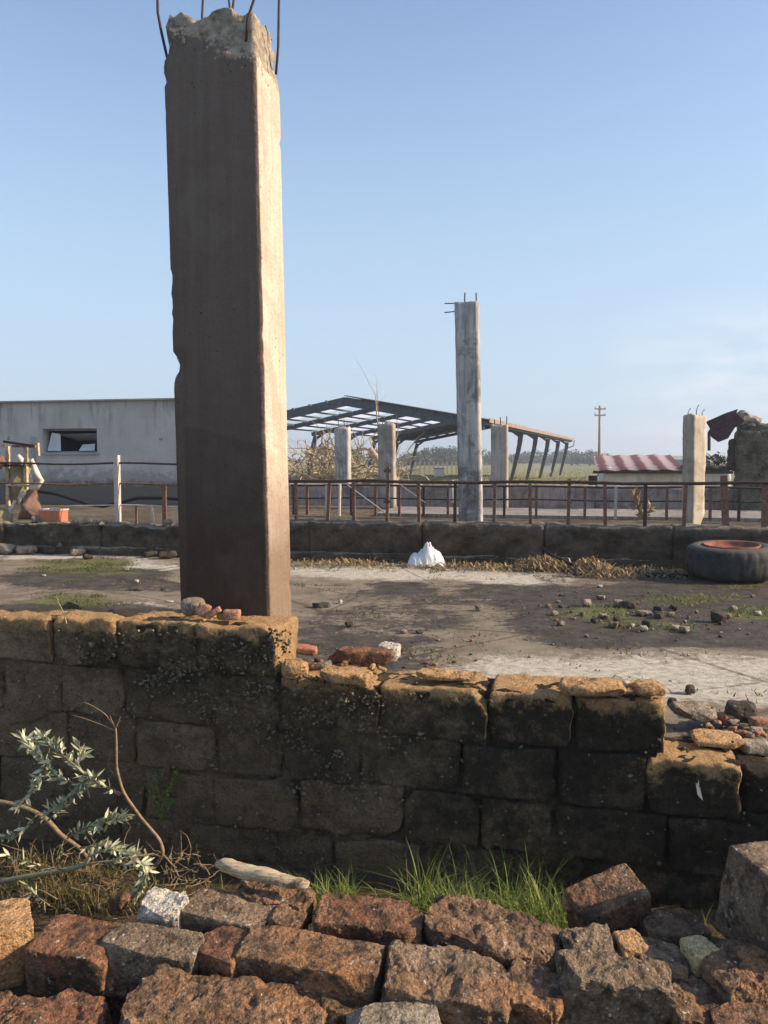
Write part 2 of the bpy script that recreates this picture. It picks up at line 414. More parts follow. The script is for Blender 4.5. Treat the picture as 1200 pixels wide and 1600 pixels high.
# ------------------------------------------------------------ ground
def pile_z(Y): return np.where(Y < 3.05, -.75 + .20 * np.maximum(Y, 1.8), -.14 - 1.5 * (Y - 3.05))
def gnd(Sg, Tg):
    """terrain height in yard coordinates"""
    X = DS[0] * Sg + NT[0] * Tg; Y = 4 + DS[1] * Sg + NT[1] * Tg
    low = np.maximum(-.69, np.minimum(pile_z(Y) - .26, -.05))
    h = np.where(Tg < .17, low, np.where(Tg < 7.52, -.06, .3))
    k = np.clip((Tg - 17.2) / 4, 0, 1); h = np.where(Tg > 17.2, .3 * (1 - k), h)
    k = np.clip((Tg - 150) / 600, 0, 1); k = k * k * (3 - 2 * k)
    h = h + k * 4.5 * (1 + .5 * np.sin(Sg / 140 + 1)) 
    return h
Sv = np.concatenate([-np.geomspace(900, 9, 34), np.linspace(-8.6, 9, 150), np.geomspace(9.5, 900, 34)])
Tv = np.concatenate([np.linspace(-9, -4.6, 8), np.linspace(-4.4, .13, 80), [.16, .18, .3, 2, 5, 7.5, 7.54], np.linspace(7.7, 17, 46), np.linspace(17.4, 22, 12), np.geomspace(23, 1500, 80)])
Sg, Tg = np.meshgrid(Sv, Tv); Sf, Tf = Sg.ravel(), Tg.ravel()
Hf = gnd(Sf, Tf)
Pn = np.stack([Sf, Tf, Sf * 0], 1)
nr = fbm(Pn * 3.1, 4, 5); amp = np.where(Tf < .14, .05, np.where(Tf < 7.6, 0, np.where(Tf < 23, .025, .12)))
Hf = Hf + nr * amp
V = O0 + np.outer(Sf, DS) + np.outer(Tf, NT); V[:, 2] = Hf
ns, ntt = len(Sv), len(Tv)
F = [(j * ns + i, j * ns + i + 1, (j + 1) * ns + i + 1, (j + 1) * ns + i) for j in range(ntt - 1) for i in range(ns - 1)]
m, t_, b_ = nt('earth_and_field'); g = G(t_); p = g.pos(True)
soil = g.mix(g.rng(g.noise(p, 7, 6, .7), .35, .65), (.065, .048, .03), (.13, .095, .06))
yard = g.mix(g.rng(g.noise(p, 1.2, 6, .7), .4, .62), (.09, .072, .05), (.17, .14, .105))
yard = g.mix(g.rng(g.noise(p, 3.1, 5, .7), .55, .65), yard, (.06, .055, .03))
fld = g.mix(g.rng(g.noise(g.scale(p, (.02, .11, .1)), 1.5, 5, .6), .4, .6), (.17, .19, .085), (.29, .26, .15))
fld = g.mix(g.rng(g.noise(p, .8, 5, .7), .5, .7), fld, (.10, .12, .05))
c = g.mix(g.attr('yard'), soil, yard); c = g.mix(g.attr('field'), c, fld)
t_.links.new(c, b_.inputs['Base Color']); b_.inputs['Roughness'].default_value = 1
b_.inputs['Specular IOR Level'].default_value = .05
g.bump(b_, g.noise(p, 25, 6, .7), .03)
o = mk('ground', V, F, m, None, (0, 0, 0), True, {'yard': ((Tf > .17) & (Tf < 40)) * 1., 'field': np.clip((Tf - 16.9) / 1.5, 0, 1)})
tag(o, 'bare earth rising into the green field beyond the yard', 'ground', kind='structure')

# concrete yard slab, stains baked as coverage of dirt, moss and pale dry film
SA, SB, TA, TB = -8.5, 8.0, .22, 7.45
ns, ntt = 330, 250
Sv = np.linspace(SA, SB, ns); Tv = TA + (TB - TA) * np.linspace(0, 1, ntt) ** 1.15
Sg, Tg = np.meshgrid(Sv, Tv); Sf, Tf = Sg.ravel(), Tg.ravel()
V = O0 + np.outer(Sf, DS) + np.outer(Tf, NT)
Pn = np.stack([Sf, Tf, Sf * 0], 1)
V[:, 2] = .008 * fbm(Pn * 1.3, 3, 3) + .004 * fbm(Pn * 9, 3, 8)
qx, qy = topx(V)
warpx = 60 * fbm(Pn * 1.1 + 4, 4, 11) * (Tf * .0 + 1); warpy = 10 * fbm(Pn * 1.7 + 9, 4, 13) + 5 * fbm(Pn * 7, 3, 17)
def ell(lst, soft=.35):
    r = np.zeros(len(qx))
    for cx, cy, rx, ry, s_ in lst:
        d = np.sqrt(((qx + warpx - cx) / rx) ** 2 + ((qy + warpy - cy) / ry) ** 2)
        r = np.maximum(r, s_ * np.clip((1 + soft - d) / (2 * soft), 0, 1))
    return r
dark = ell([(980, 962, 225, 50, 1), (1110, 930, 150, 40, 1), (1190, 985, 150, 34, 1), (900, 950, 140, 38, 1), (1000, 1000, 200, 16, 1), (640, 918, 60, 10, .8), (800, 925, 110, 14, .75), (560, 925, 90, 10, .45), (900, 905, 60, 12, .5),
            (130, 905, 150, 18, .9), (150, 950, 130, 12, .8), (250, 915, 60, 12, .7), (540, 992, 110, 14, .55), (1010, 895, 110, 14, .8), (560, 1030, 140, 22, .7), (850, 1045, 60, 10, .3),
            (700, 935, 200, 16, .6), (600, 970, 160, 26, .55), (560, 1010, 130, 22, .75), (1130, 1140, 70, 30, .6)])
moss = ell([(120, 888, 95, 15, 1), (100, 938, 95, 12, 1), (910, 960, 70, 13, 1), (1165, 960, 75, 12, 1), (1010, 978, 120, 14, .75), (1070, 935, 130, 10, .7), (840, 1025, 110, 12, .35), (650, 985, 90, 10, .25), (1150, 915, 60, 7, .6)], .5)
pale = ell([(640, 893, 260, 12, 1), (820, 903, 90, 10, 1), (120, 868, 160, 6, 1), (245, 885, 60, 9, 1), (190, 942, 60, 4, 1), (40, 905, 50, 3, .8), (980, 1052, 300, 26, .85), (1120, 1080, 130, 20, .9), (700, 1000, 120, 10, .3), (180, 918, 60, 3, .8)], .5)
F = [(j * ns + i, j * ns + i + 1, (j + 1) * ns + i + 1, (j + 1) * ns + i) for j in range(ntt - 1) for i in range(ns - 1)]
m, t_, b_ = nt('stained_yard_concrete'); g = G(t_); p = g.pos(True)
n1 = g.noise(p, 2.3, 8, .7); n2 = g.noise(p, 14, 7, .72); n3 = g.noise(p, 90, 4, .7)
base = g.mix(g.rng(n1, .35, .65), (.14, .108, .072), (.26, .215, .15))
edge = g.math('MULTIPLY', g.math('SUBTRACT', n2, .5), 1.3)
big = g.math('MULTIPLY', g.math('SUBTRACT', g.noise(g.scale(p, (.8, 1.3, 1)), 1.5, 7, .75, .5), .5), 1.6); edge = g.math('ADD', edge, big)
pm = g.rng(g.math('ADD', g.attr('pale'), edge), .3, .7); base = g.mix(pm, base, g.mix(g.rng(n2, .35, .6), (.30, .265, .20), (.52, .475, .38)))
dm = g.rng(g.math('ADD', g.math('ADD', g.attr('dark'), edge), g.math('MULTIPLY', g.math('SUBTRACT', g.noise(p, 40, 4, .7), .5), .5)), .40, .60)
drt = g.mix(g.rng(g.noise(p, 4.5, 8, .75), .4, .6), (.019, .014, .009), (.075, .058, .038)); drt = g.mix(g.rng(g.noise(p, 30, 4, .7), .6, .68), drt, (.15, .13, .095)); base = g.mix(g.math('MULTIPLY', dm, .92), base, drt)
mm = g.rng(g.math('ADD', g.attr('moss'), g.math('MULTIPLY', edge, 1.3)), .5, .85)
base = g.mix(g.math('MULTIPLY', mm, .85), base, g.mix(g.rng(n3, .4, .6), (.045, .05, .016), (.17, .17, .055)))
base = g.mix(.6, base, g.mix(g.rng(n3, .25, .75), (.4, .4, .4), (1.6, 1.6, 1.6)), 'MULTIPLY')
crk = g.voro(g.scale(p, (1, 1, 1)), .55, 'DISTANCE_TO_EDGE')
crk = g.rng(g.math('ADD', crk, g.math('MULTIPLY', g.math('SUBTRACT', n2, .5), .03)), .0, .012, 1, 0)
base = g.mix(g.math('MULTIPLY', crk, .7), base, (.05, .04, .03))
t_.links.new(base, b_.inputs['Base Color'])
t_.links.new(g.rng(dm, 0, 1, .95, .7), b_.inputs['Roughness'])
g.bump(b_, g.math('ADD', g.math('MULTIPLY', n3, .5), g.math('ADD', n2, g.math('MULTIPLY', mm, .8))), .012)
o = mk('yard_slab', V, F, m, None, (0, 0, 0), True, {'dark': dark, 'moss': moss, 'pale': pale})
tag(o, 'cracked concrete yard floor with dark dirt and moss patches', 'floor', kind='structure')

# concrete strip in the pen behind the kerb
mb = MB(); mb.box(S(7.3, 13.9, .32), (20.4, 2.6, .1), np.array((DS, NT, (0, 0, 1))))
o = mb.build('pen_floor', concretemat('dirty_floor', (.24, .21, .18), (.34, .31, .27), (.1, .085, .07), .7)); tag(o, 'pale concrete strip in the pen behind the railing', 'floor', kind='structure')

# ------------------------------------------------------------ near block wall
def wallmat():
    m, t, b = nt('mossy_tuff_wall'); g = G(t); p = g.pos(True); r = g.attr('rnd')
    body = g.mix(g.rng(g.noise(p, 5, 6, .65), .35, .65), (.25, .165, .09), (.40, .28, .16))
    free = g.math('MULTIPLY', g.rng(r, 1.2, 1.6), g.rng(r, 3.4, 3.2)); r1 = g.math('FRACT', g.math('MULTIPLY', r, 7.3)); r1 = g.math('MULTIPLY', r1, g.rng(r, 1.2, 1.1)); pale_ = g.rng(r, 3.4, 3.6)
    body = g.mix(g.math('MULTIPLY', r1, .6), body, (.085, .065, .045))
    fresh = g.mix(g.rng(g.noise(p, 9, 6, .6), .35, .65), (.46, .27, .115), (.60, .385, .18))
    f = g.noise(p, 75, 5, .7); n2 = g.noise(p, 17, 7, .75)
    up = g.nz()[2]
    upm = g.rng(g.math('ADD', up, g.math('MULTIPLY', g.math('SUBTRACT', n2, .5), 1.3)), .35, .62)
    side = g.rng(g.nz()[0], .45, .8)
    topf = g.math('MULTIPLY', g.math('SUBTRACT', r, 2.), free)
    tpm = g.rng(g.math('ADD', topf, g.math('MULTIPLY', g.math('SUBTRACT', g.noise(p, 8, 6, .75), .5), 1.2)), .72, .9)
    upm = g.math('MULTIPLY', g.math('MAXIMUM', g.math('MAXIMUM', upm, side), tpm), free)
    xx = g.sep(p)
    # black crust: thick on the top courses and to the right, thin low on the left
    k = g.math('ADD', g.math('MULTIPLY', xx[0], .20), g.math('MULTIPLY', xx[2], .42))
    k = g.math('ADD', k, g.math('MULTIPLY', g.math('SUBTRACT', g.noise(p, 2.2, 6, .7), .5), 1.5))
    k = g.math('ADD', k, g.math('MULTIPLY', g.math('SUBTRACT', n2, .5), 1.2))
    cm = g.rng(k, -.30, .17)
    crust = g.mix(g.rng(n2, .4, .6), (.013, .010, .006), (.046, .036, .021))
    c = g.mix(g.math('MULTIPLY', cm, .93), body, crust)
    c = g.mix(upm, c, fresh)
    sp = g.rng(g.noise(p, 38, 3, .55), .66, .70); sp = g.math('MULTIPLY', sp, g.rng(g.noise(p, 4, 3, .5), .42, .58))
    c = g.mix(g.math('MULTIPLY', sp, .75), c, (.24, .22, .17))
    c = g.mix(pale_, c, g.mix(g.rng(n2, .4, .6), (.12, .09, .05), (.50, .43, .30)))
    gm = g.rng(g.noise(p, 6, 5, .7), .6, .7); c = g.mix(g.math('MULTIPLY', gm, .45), c, (.055, .065, .02))
    c = g.mix(.7, c, g.mix(g.rng(f, .25, .75), (.3, .3, .3), (1.75, 1.75, 1.75)), 'MULTIPLY')
    t.links.new(c, b.inputs['Base Color']); b.inputs['Roughness'].default_value = .95
    h = g.math('ADD', g.math('MULTIPLY', f, .6), g.math('MULTIPLY', n2, 1.3)); h = g.math('ADD', h, g.math('MULTIPLY', sp, .7))
    g.bump(b, h, .05); return m
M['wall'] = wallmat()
random.seed(7)
CH = .275
def ztop(px, py): return PT(px, py, 0)[2]
z1 = .608; tops = [z1 - CH * i for i in range(6)]           # course tops
s_step1 = st(PT(436, 1000, 0))[0]; s_step2 = st(PT(1042, 1100, 0))[0]; s_step3 = st(PT(1160, 1190, 0))[0]
wall = MB(); k = 0
limits = [s_step1, s_step2, s_step3, 3.4, 3.4, 3.4]
for ci, zt in enumerate(tops):
    if ci == 2: end = s_step3
    elif ci < 2: end = limits[ci]
    else: end = 3.4
    s = end
    while s > -4.4:
        Lb = random.choice((.38, .42, .47, .52, .56))
        if ci == 1 and s == end: Lb = .42
        h = CH - random.uniform(.006, .022); d = .36
        free = (ci == 0) or (ci == 1 and s > s_step1 + .05) or (ci == 2 and s > s_step2 + .05)
        k += 1
        gap = random.choice((.006, .01, .018, .03))
        if ci == 3 and random.random() < .25:      # split into two thin stones
            hs = [(zt - CH, .13), (zt - CH + .135, .125)]
        else: hs = [(zt - CH, h)]
        for z0, hh in hs:
            p, F_ = rock((Lb - gap, d, hh), 100 + k, rnd=.016 if free else .010, rough=.013, chips=4 if free else 4, res=.0165, depth=.13 if free else .1)
            ax = np.array((DS, NT, (0, 0, 1)))
            yaw = R(random.uniform(-1.2, 1.2)); c_, s_ = math.cos(yaw), math.sin(yaw)
            p = p @ np.array(((c_, s_, 0), (-s_, c_, 0), (0, 0, 1)))
            Vw = p @ ax + S(s - Lb / 2, d / 2 + random.uniform(-.012, .022), z0 + hh / 2 + random.uniform(-.003, .006))
            Vw[:, 2] += .022 * fbm(np.stack([p[:, 0] * 0 + Vw[:, 0] * 1.3, Vw[:, 2] * 1.3, p[:, 2] * 0], 1), 2, 9) * (0 if free else 1)
            wall.add(Vw, F_, (2 + np.clip(p[:, 2] / hh + .5, 0, .999)) if free else random.random())
        s -= Lb
# mortar core and the rough edge of the slab at the right end
def rough_box(s0, s1, t0, t1, z0, z1_, seed, res=.035, rough=.012, rnd=.01, chips=0):
    p, F_ = rock((s1 - s0, t1 - t0, z1_ - z0), seed, rnd=rnd, rough=rough, chips=chips, res=res)
    return p @ np.array((DS, NT, (0, 0, 1))) + S((s0 + s1) / 2, (t0 + t1) / 2, (z0 + z1_) / 2), F_
for s0, s1, zt in ((-4.4, s_step1 - .03, z1 - .03), (s_step1 - .03, s_step2 - .03, z1 - CH - .03), (s_step2 - .03, s_step3 - .02, z1 - 2 * CH - .03), (s_step3 - .02, 3.4, z1 - 3 * CH + .02)):
    a = s0
    while a < s1 - 1e-3:
        e = min(s1, a + 1.6); wall.add(*rough_box(a, e, .024, .33, -.85, zt, int(a * 10) + 60, res=.022, rough=.03), .9); a = e
for a in np.arange(s_step3, 3.4, .8):
    wall.add(*rough_box(a, a + .8, .03, .42, z1 - 3 * CH, z1 - 2 * CH - .045, int(a * 9) + 5, rough=.02, rnd=.04), .8)
rs = random.Random(4); oc = np.array([(1, 0, 0), (0, 1, 0), (-1, 0, 0), (0, -1, 0), (0, 0, 1), (0, 0, -1)], float)
of = [(0, 1, 4), (1, 2, 4), (2, 3, 4), (3, 0, 4), (1, 0, 5), (2, 1, 5), (3, 2, 5), (0, 3, 5)]
for i in range(4200):              # crusts of lichen and grit standing off the face
    if i < 3700:
        px = rs.gauss(370, 110) if i % 2 else rs.uniform(0, 660); py = 985 + abs(rs.gauss(0, 90 if i % 2 else 170)) + (70 if px > 455 else 0)
    else: px, py = rs.uniform(0, 1190), rs.uniform(1090, 1350)
    q = PT(px, py, -.012 + rs.uniform(-.008, .004)); r_ = rs.uniform(.003, .0105) * (1.5 if rs.random() < .12 else 1)
    if math.sin(q[0] * 9 + 3 * math.sin(q[2] * 11)) + math.sin(q[2] * 14 + 2 * math.sin(q[0] * 7)) + rs.uniform(-1, 1) < .0: continue
    wall.add(q + (oc * (r_ * rs.uniform(.6, 1.4), r_ * .8, r_ * rs.uniform(.7, 1.8))) @ np.array(Euler((rs.uniform(0, 3), rs.uniform(0, 3), rs.uniform(0, 3))).to_matrix()), of, 4. if rs.random() < .8 else .5)
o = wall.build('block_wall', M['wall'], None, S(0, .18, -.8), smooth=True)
tag(o, 'stepped wall of dark mossy tuff blocks with sunlit orange top, in the foreground', 'wall')

# ------------------------------------------------------------ concrete posts
def post(px_l, px_r, py_b, py_t, t, depth, zbase, mat, label, rebars, seed, leanx=.018, topmat=None, rough=.006, chips=2, res=.05, topjag=.06, yaw=0., group=None, w=None, crumb=0., notch=None):
    """px_l..px_r = front face at py_b (on plane t); top at py_t"""
    A = PT(px_l, py_b, t); B = PT(px_r, py_b, t); w = w or float(np.linalg.norm(B - A)); zt = PT((px_l + px_r) / 2, py_t, t)[2]
    s0 = (st(A)[0] + st(B)[0]) / 2; base = S(s0, t + depth / 2, zbase)
    H = zt - zbase; n = [max(4, int(w / res)), max(4, int(depth / res)), max(8, int(H / (res * 1.6)))]
    root = empty('concrete_post', base, label, 'concrete post', group)
    g_, F_ = cube_grid(*n); p = g_ * np.array((w, depth, H)); rr = .016
    half = np.array((w, depth)) / 2 - rr
    q = np.clip(p[:, :2], -half, half); d = p[:, :2] - q; l = np.linalg.norm(d, axis=1, keepdims=True)
    p[:, :2] = np.where(l > 1e-9, q + d / np.maximum(l, 1e-9) * np.minimum(l, rr), p[:, :2])
    p[:, 2] += H / 2
    nn = fbm(p * 6 + seed, 4, seed); e = np.clip(np.abs(p[:, 0]) / (w / 2) * np.abs(p[:, 1]) / (depth / 2), 0, 1) ** 6
    # chipped arrises
    ch = np.clip(fbm(p * np.array((9, 9, 13)) + seed * 3, 4, seed + 4) - .25, 0, 1) * e
    p[:, :2] *= (1 - ch * .30)[:, None]
    p[:, 0] += rough * nn; p[:, 1] += rough * .35 * fbm(p * 7 + 5, 3, seed + 2)
    if notch:
        nk = np.clip(1 - np.abs(p[:, 2] - notch[0]) / notch[1] + .5 * fbm(p * 22, 3, 5), 0, 1) * np.clip((-p[:, 0] / (w / 2) - .6) / .4, 0, 1) * np.clip(-p[:, 1] / (depth / 2), 0, 1)
        p[:, 0] += nk * notch[2] * .4; p[:, 1] += nk * notch[2]
    # crumbled head
    tz = np.clip((p[:, 2] - (H - crumb)) / max(crumb, 1e-3), 0, 1)
    if crumb:
        rad = np.maximum(np.abs(p[:, 0]) / (w / 2), np.abs(p[:, 1]) / (depth / 2))
        nz_ = fbm(p * 9 + 31, 4, seed + 6)
        p[:, :2] *= (1 - np.sqrt(tz) * (.07 + .30 * np.abs(nz_)) * np.clip(rad, 0, 1) ** 2)[:, None]
        p[:, 0] += tz * .03 * nz_; p[:, 1] += tz * .03 * fbm(p * 8 + 3, 3, seed)
        tb_ = np.clip((p[:, 2] - (H - crumb * (.7 + .9 * (p[:, 0] / w)))) * 20, 0, 1); p[:, 1] += tb_ * (.014 + .016 * fbm(p * 26, 3, seed + 30)) * -np.sign(p[:, 1]); p[:, 0] += tb_ * .016 * fbm(p * 28 + 9, 3, seed + 31)
    jag = fbm(np.stack([p[:, 0], p[:, 1], p[:, 2] * 0], 1) * 11 + seed, 4, seed + 3)
    p[:, 2] += (p[:, 2] / H) ** 12 * topjag * jag
    p[:, 0] += -leanx * p[:, 2]
    W = lambda q: q @ np.array((DS, NT, (0, 0, 1))) + np.array(base)
    brk = (p[:, 2] - (H - crumb * (.80 + .9 * (p[:, 0] / w)))) / crumb if crumb else p[:, 2] * 0 - 5
    mk('shaft', W(p), F_, mat, root, attrs={'brk': brk})
    for (dx, dy, pts, r) in rebars:
        mb = MB(); mb.tube([W(np.array([[dx * w - leanx * H + q[0], dy * depth + q[1], H + q[2]]]))[0] for q in pts], r, 7)
        mb.build('rebar', M['rust_dark'], root, smooth=True)
    return root

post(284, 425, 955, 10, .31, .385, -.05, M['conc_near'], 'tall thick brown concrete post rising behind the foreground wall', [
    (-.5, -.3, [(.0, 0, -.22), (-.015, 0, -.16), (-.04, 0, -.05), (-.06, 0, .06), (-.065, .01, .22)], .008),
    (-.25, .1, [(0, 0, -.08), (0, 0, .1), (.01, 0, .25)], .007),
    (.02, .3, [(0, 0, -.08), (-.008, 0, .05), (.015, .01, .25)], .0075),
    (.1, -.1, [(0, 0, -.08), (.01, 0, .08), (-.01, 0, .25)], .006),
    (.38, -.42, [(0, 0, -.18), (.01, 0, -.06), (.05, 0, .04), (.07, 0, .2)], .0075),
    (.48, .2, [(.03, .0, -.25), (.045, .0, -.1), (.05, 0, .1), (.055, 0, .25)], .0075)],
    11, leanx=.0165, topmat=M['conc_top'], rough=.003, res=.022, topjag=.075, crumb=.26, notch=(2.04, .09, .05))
def rb(*p, r=.009): return [tuple(q) for q in p]
post(717, 753, 821, 471, 7.78, .30, .4, M['conc_grey'], 'tall grey weathered concrete post standing at the railing in the middle', [
    (-.1, 0, [(0, 0, -.1), (0, 0, .07), (.005, 0, .16)], .010), (.4, 0, [(0, 0, -.1), (0, 0, .06), (-.003, 0, .15)], .010),
    (-.45, -.2, [(.1, 0, -.01), (-.03, 0, .0), (-.17, 0, .005)], .008), (-.45, .3, [(.1, 0, -.12), (-.05, 0, -.09), (-.19, 0, -.1)], .008)],
    21, leanx=.026, res=.035, topjag=.02, rough=.007)
post(593, 616, 780, 662, 15.3, .3, .3, M['conc_pink'], 'short beige concrete post right of the tangled bare branches', [
    (-.2, 0, [(0, 0, -.1), (-.03, 0, .1), (-.1, 0, .12)], .009), (.2, 0, [(0, 0, -.1), (0, 0, .08)], .009)], 31, leanx=.02, topjag=.07, w=.40)
post(524, 545, 780, 668, 17.6, .33, .1, M['conc_grey'], 'short grey concrete post with a bright right edge, in front of the shed', [
    (-.3, 0, [(0, 0, -.1), (.0, 0, .3), (.05, 0, .42)], .009), (.1, 0, [(0, 0, -.1), (.01, 0, .2)], .009), (.3, .2, [(0, 0, -.1), (-.1, 0, .1)], .008)], 41, leanx=.01, topjag=.08, w=.40, yaw=0)
post(769, 792, 780, 664, 15.8, .3, .3, M['conc_pink'], 'short beige concrete post with a long crack, right of the tall grey post', [
    (-.3, 0, [(0, 0, -.1), (0, 0, .14)], .012), (.05, 0, [(0, 0, -.1), (0, 0, .2)], .012), (.42, 0, [(0, 0, -.1), (0, 0, .22)], .012)], 51, leanx=.012, topjag=.05, w=.41)
# the right-hand post is turned, its broad side catches the sun
def turned_post():
    base = PT(1083, 812, 10.7); base[2] = .3
    root = empty('concrete_post', base, 'sunlit cream concrete post with ragged top near the pigsty, right side', 'concrete post')
    p, F_ = rock((.32, .22, 1.96), 77, rnd=.01, rough=.006, chips=1, res=.05)
    p[:, 2] += .97; p[:, 0] *= 1 + .10 * np.clip((p[:, 2] - .9) / .6, 0, 1); p[:, 2] += (p[:, 2] / 1.95) ** 10 * .07 * fbm(p * 9, 3, 4)
    p = place(p, base, 32, 0, -.7)
    mk('shaft', p, F_, concretemat('cream_post_concrete', (.40, .34, .26), (.50, .43, .34), (.26, .20, .14), .6), root)
    for dx, h in ((-.12, .12), (.02, .18), (.12, .1)):
        mb = MB(); mb.tube([base + (dx, 0, 1.8), base + (dx - .01, 0, 1.95 + h * .5), base + (dx + .03, 0, 1.95 + h)], .007, 6); mb.build('rebar', M['rust_dark'], root)
turned_post()

# ------------------------------------------------------------ kerb wall at the far edge of the slab
m, t_, b_ = nt('kerb_concrete'); g = G(t_); p = g.pos(True)
n1 = g.noise(g.scale(p, (1, 1, 1.6)), 2.6, 7, .72); n2 = g.noise(p, 22, 6, .7)
c = g.mix(g.rng(n1, .38, .62), (.04, .029, .018), (.125, .095, .064))
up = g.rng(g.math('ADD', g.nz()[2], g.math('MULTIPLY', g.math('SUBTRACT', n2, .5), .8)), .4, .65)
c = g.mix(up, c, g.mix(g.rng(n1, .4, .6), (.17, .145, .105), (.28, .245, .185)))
z_ = g.sep(p)[2]
rim = g.rng(g.math('ADD', z_, g.math('MULTIPLY', g.math('SUBTRACT', g.noise(p, 3, 5, .7), .5), .35)), .46, .52)
c = g.mix(g.math('MULTIPLY', rim, .6), c, (.12, .105, .085))
c = g.mix(.6, c, g.mix(g.rng(n2, .3, .7), (.6, .6, .6), (1.4, 1.4, 1.4)), 'MULTIPLY')
t_.links.new(c, b_.inputs['Base Color']); b_.inputs['Roughness'].default_value = .95
g.bump(b_, g.math('ADD', n2, g.math('MULTIPLY', n1, 1.5)), .03); M['kerb'] = m
kerb = MB()
s_mid = st(PT(300, 840, 7.4))[0]
a = -9.5; i = 0
while a < 8.2:
    Lk = 1.7; e = min(a + Lk, 8.2); left = a < s_mid
    h = .47 if left else .585
    kerb.add(*rough_box(a, e, 7.36, 7.72, -.1, h, 300 + i, res=.045, rough=.022 if not left else .04, rnd=.03), 0.)
    a = e; i += 1
# board-mark ledge: lower course stands slightly proud
kerb.add(*rough_box(-9.5, 8.2, 7.335, 7.38, -.1, .13, 355, res=.06, rough=.03, rnd=.02), 0.)
o = kerb.build('kerb_wall', M['kerb'], None, S(0, 7.5, 0), True)
tag(o, 'low dirty concrete kerb wall under the railing across the yard', 'wall')

# ------------------------------------------------------------ front railing
rail = empty('metal_railing', S(1.5, 7.52, .57), 'rusty metal railing with dark top bar standing on the kerb wall', 'railing')
RZ = 1.165
sl = st(PT(400, 760, 7.52))[0]; sr = st(PT(1260, 760, 7.52))[0]
mb = MB()
ptsr = [S(s_, 7.52 + .008 * math.sin(s_ * 3.1), RZ + .009 * math.sin(s_ * 2.3) + .005 * math.sin(s_ * 6.1)) for s_ in np.linspace(sl, sr, 24)]
mb.tube(ptsr, .024, 8); mb.build('top_rail', M['rust_dark'], rail, smooth=True)
fposts = [(463, 0, 1), (512, 0, -3), (553, 0, 1), (605, 1, -1), (655, 0, 1.5), (711, 0, 0), (772, 0, -1), (829, 0, 1), (888, 2, -1), (946, 0, 1.2), (1008, 0, 0), (1069, 0, -1.5), (1135, 3, 4), (1196, 4, 0)]
for px, kind, ln in fposts:
    s_ = st(PT(px, 790, 7.52))[0]; w = .045 if kind < 3 else .085
    zt = RZ - .02 if kind == 0 else {1: 1.38, 2: 1.21, 3: 1.27, 4: 1.16}[kind]
    mb = MB(); mb.bar(S(s_, 7.52, .55), S(s_ - ln * .01, 7.52 + (.03 if kind else 0), zt), w, .045, up=NT)
    pm = mb.build('post', M['rust'] if (px % 3 or kind) else M['rust_dark'], rail)
    if kind == 1:
        wr = MB(); random.seed(3)
        for zc in (.88, 1.33):
            wr = MB(); pts = [S(s_ + .035 * math.cos(a_) * random.uniform(.7, 1.8), 7.52 + .03 * math.sin(a_) * 1.3, zc + random.uniform(-.03, .03)) for a_ in np.linspace(0, 14, 26)]
            wr.tube(pts, .006, 4); wr.build('wire', M['rust_dark'], pm)
# second railing deeper in the pen
rail2 = empty('pen_railing', S(1.5, 12.2, .35), 'thin two bar pen railing behind the front railing', 'railing')
def lineof(px0, px1, py, t, n=16):
    return [PT(px, py + (px - px0) / (px1 - px0) * 0, t) for px in np.linspace(px0, px1, n)]
T2 = 12.2; s20 = st(PT(455, 760, T2))[0]; s21 = st(PT(1240, 760, T2))[0]
for z, nm, r in ((.965, 'top_rail', .022), (.70, 'middle_rail', .016)):
    mb = MB(); mb.tube([S(s_, T2, z + .01 * math.sin(s_ * 1.9 + z)) for s_ in np.linspace(s20, s21, 20)], r, 6); mb.build(nm, M['rust_dark'], rail2, smooth=True)
for i, px in enumerate([459, 480, 510, 549, 587, 624, 662, 700, 752, 788, 838, 914, 962, 1042, 1110, 1155, 1210]):
    s_ = st(PT(px, 780, T2))[0]; mb = MB(); mb.bar(S(s_, T2, .34), S(s_, T2, .965), .05, .05, up=NT)
    mb.build('post', M['paint_pale'] if i in (2, 8, 12) else (M['rust'] if i % 3 else M['rust_dark']), rail2)
# a lone white pipe and a strut near the beige posts
mb = MB(); mb.tube([PT(530, 806, 9), PT(531, 757, 9)], .028, 8); o = mb.build('pipe', M['paint_pale']); tag(o, 'thin white upright pipe between the two railings', 'pipe')
mb = MB(); mb.tube([PT(706, 786, 14.5), PT(705, 750, 14.5)], .07, 8); o = mb.build('pipe', M['galv']); tag(o, 'grey upright pipe left of the tall grey post', 'pipe')
mb = MB(); mb.tube([PT(543, 758, 11), PT(600, 800, 11)], .014, 6); o = mb.build('rod', M['galv']); tag(o, 'thin diagonal rod leaning on the pen railing left', 'rod')
mb = MB(); mb.tube([PT(618, 752, 11), PT(665, 786, 11)], .008, 6); o = mb.build('cable', M['galv']); tag(o, 'thin pale cable slanting behind the railing post with wire knots', 'cable')

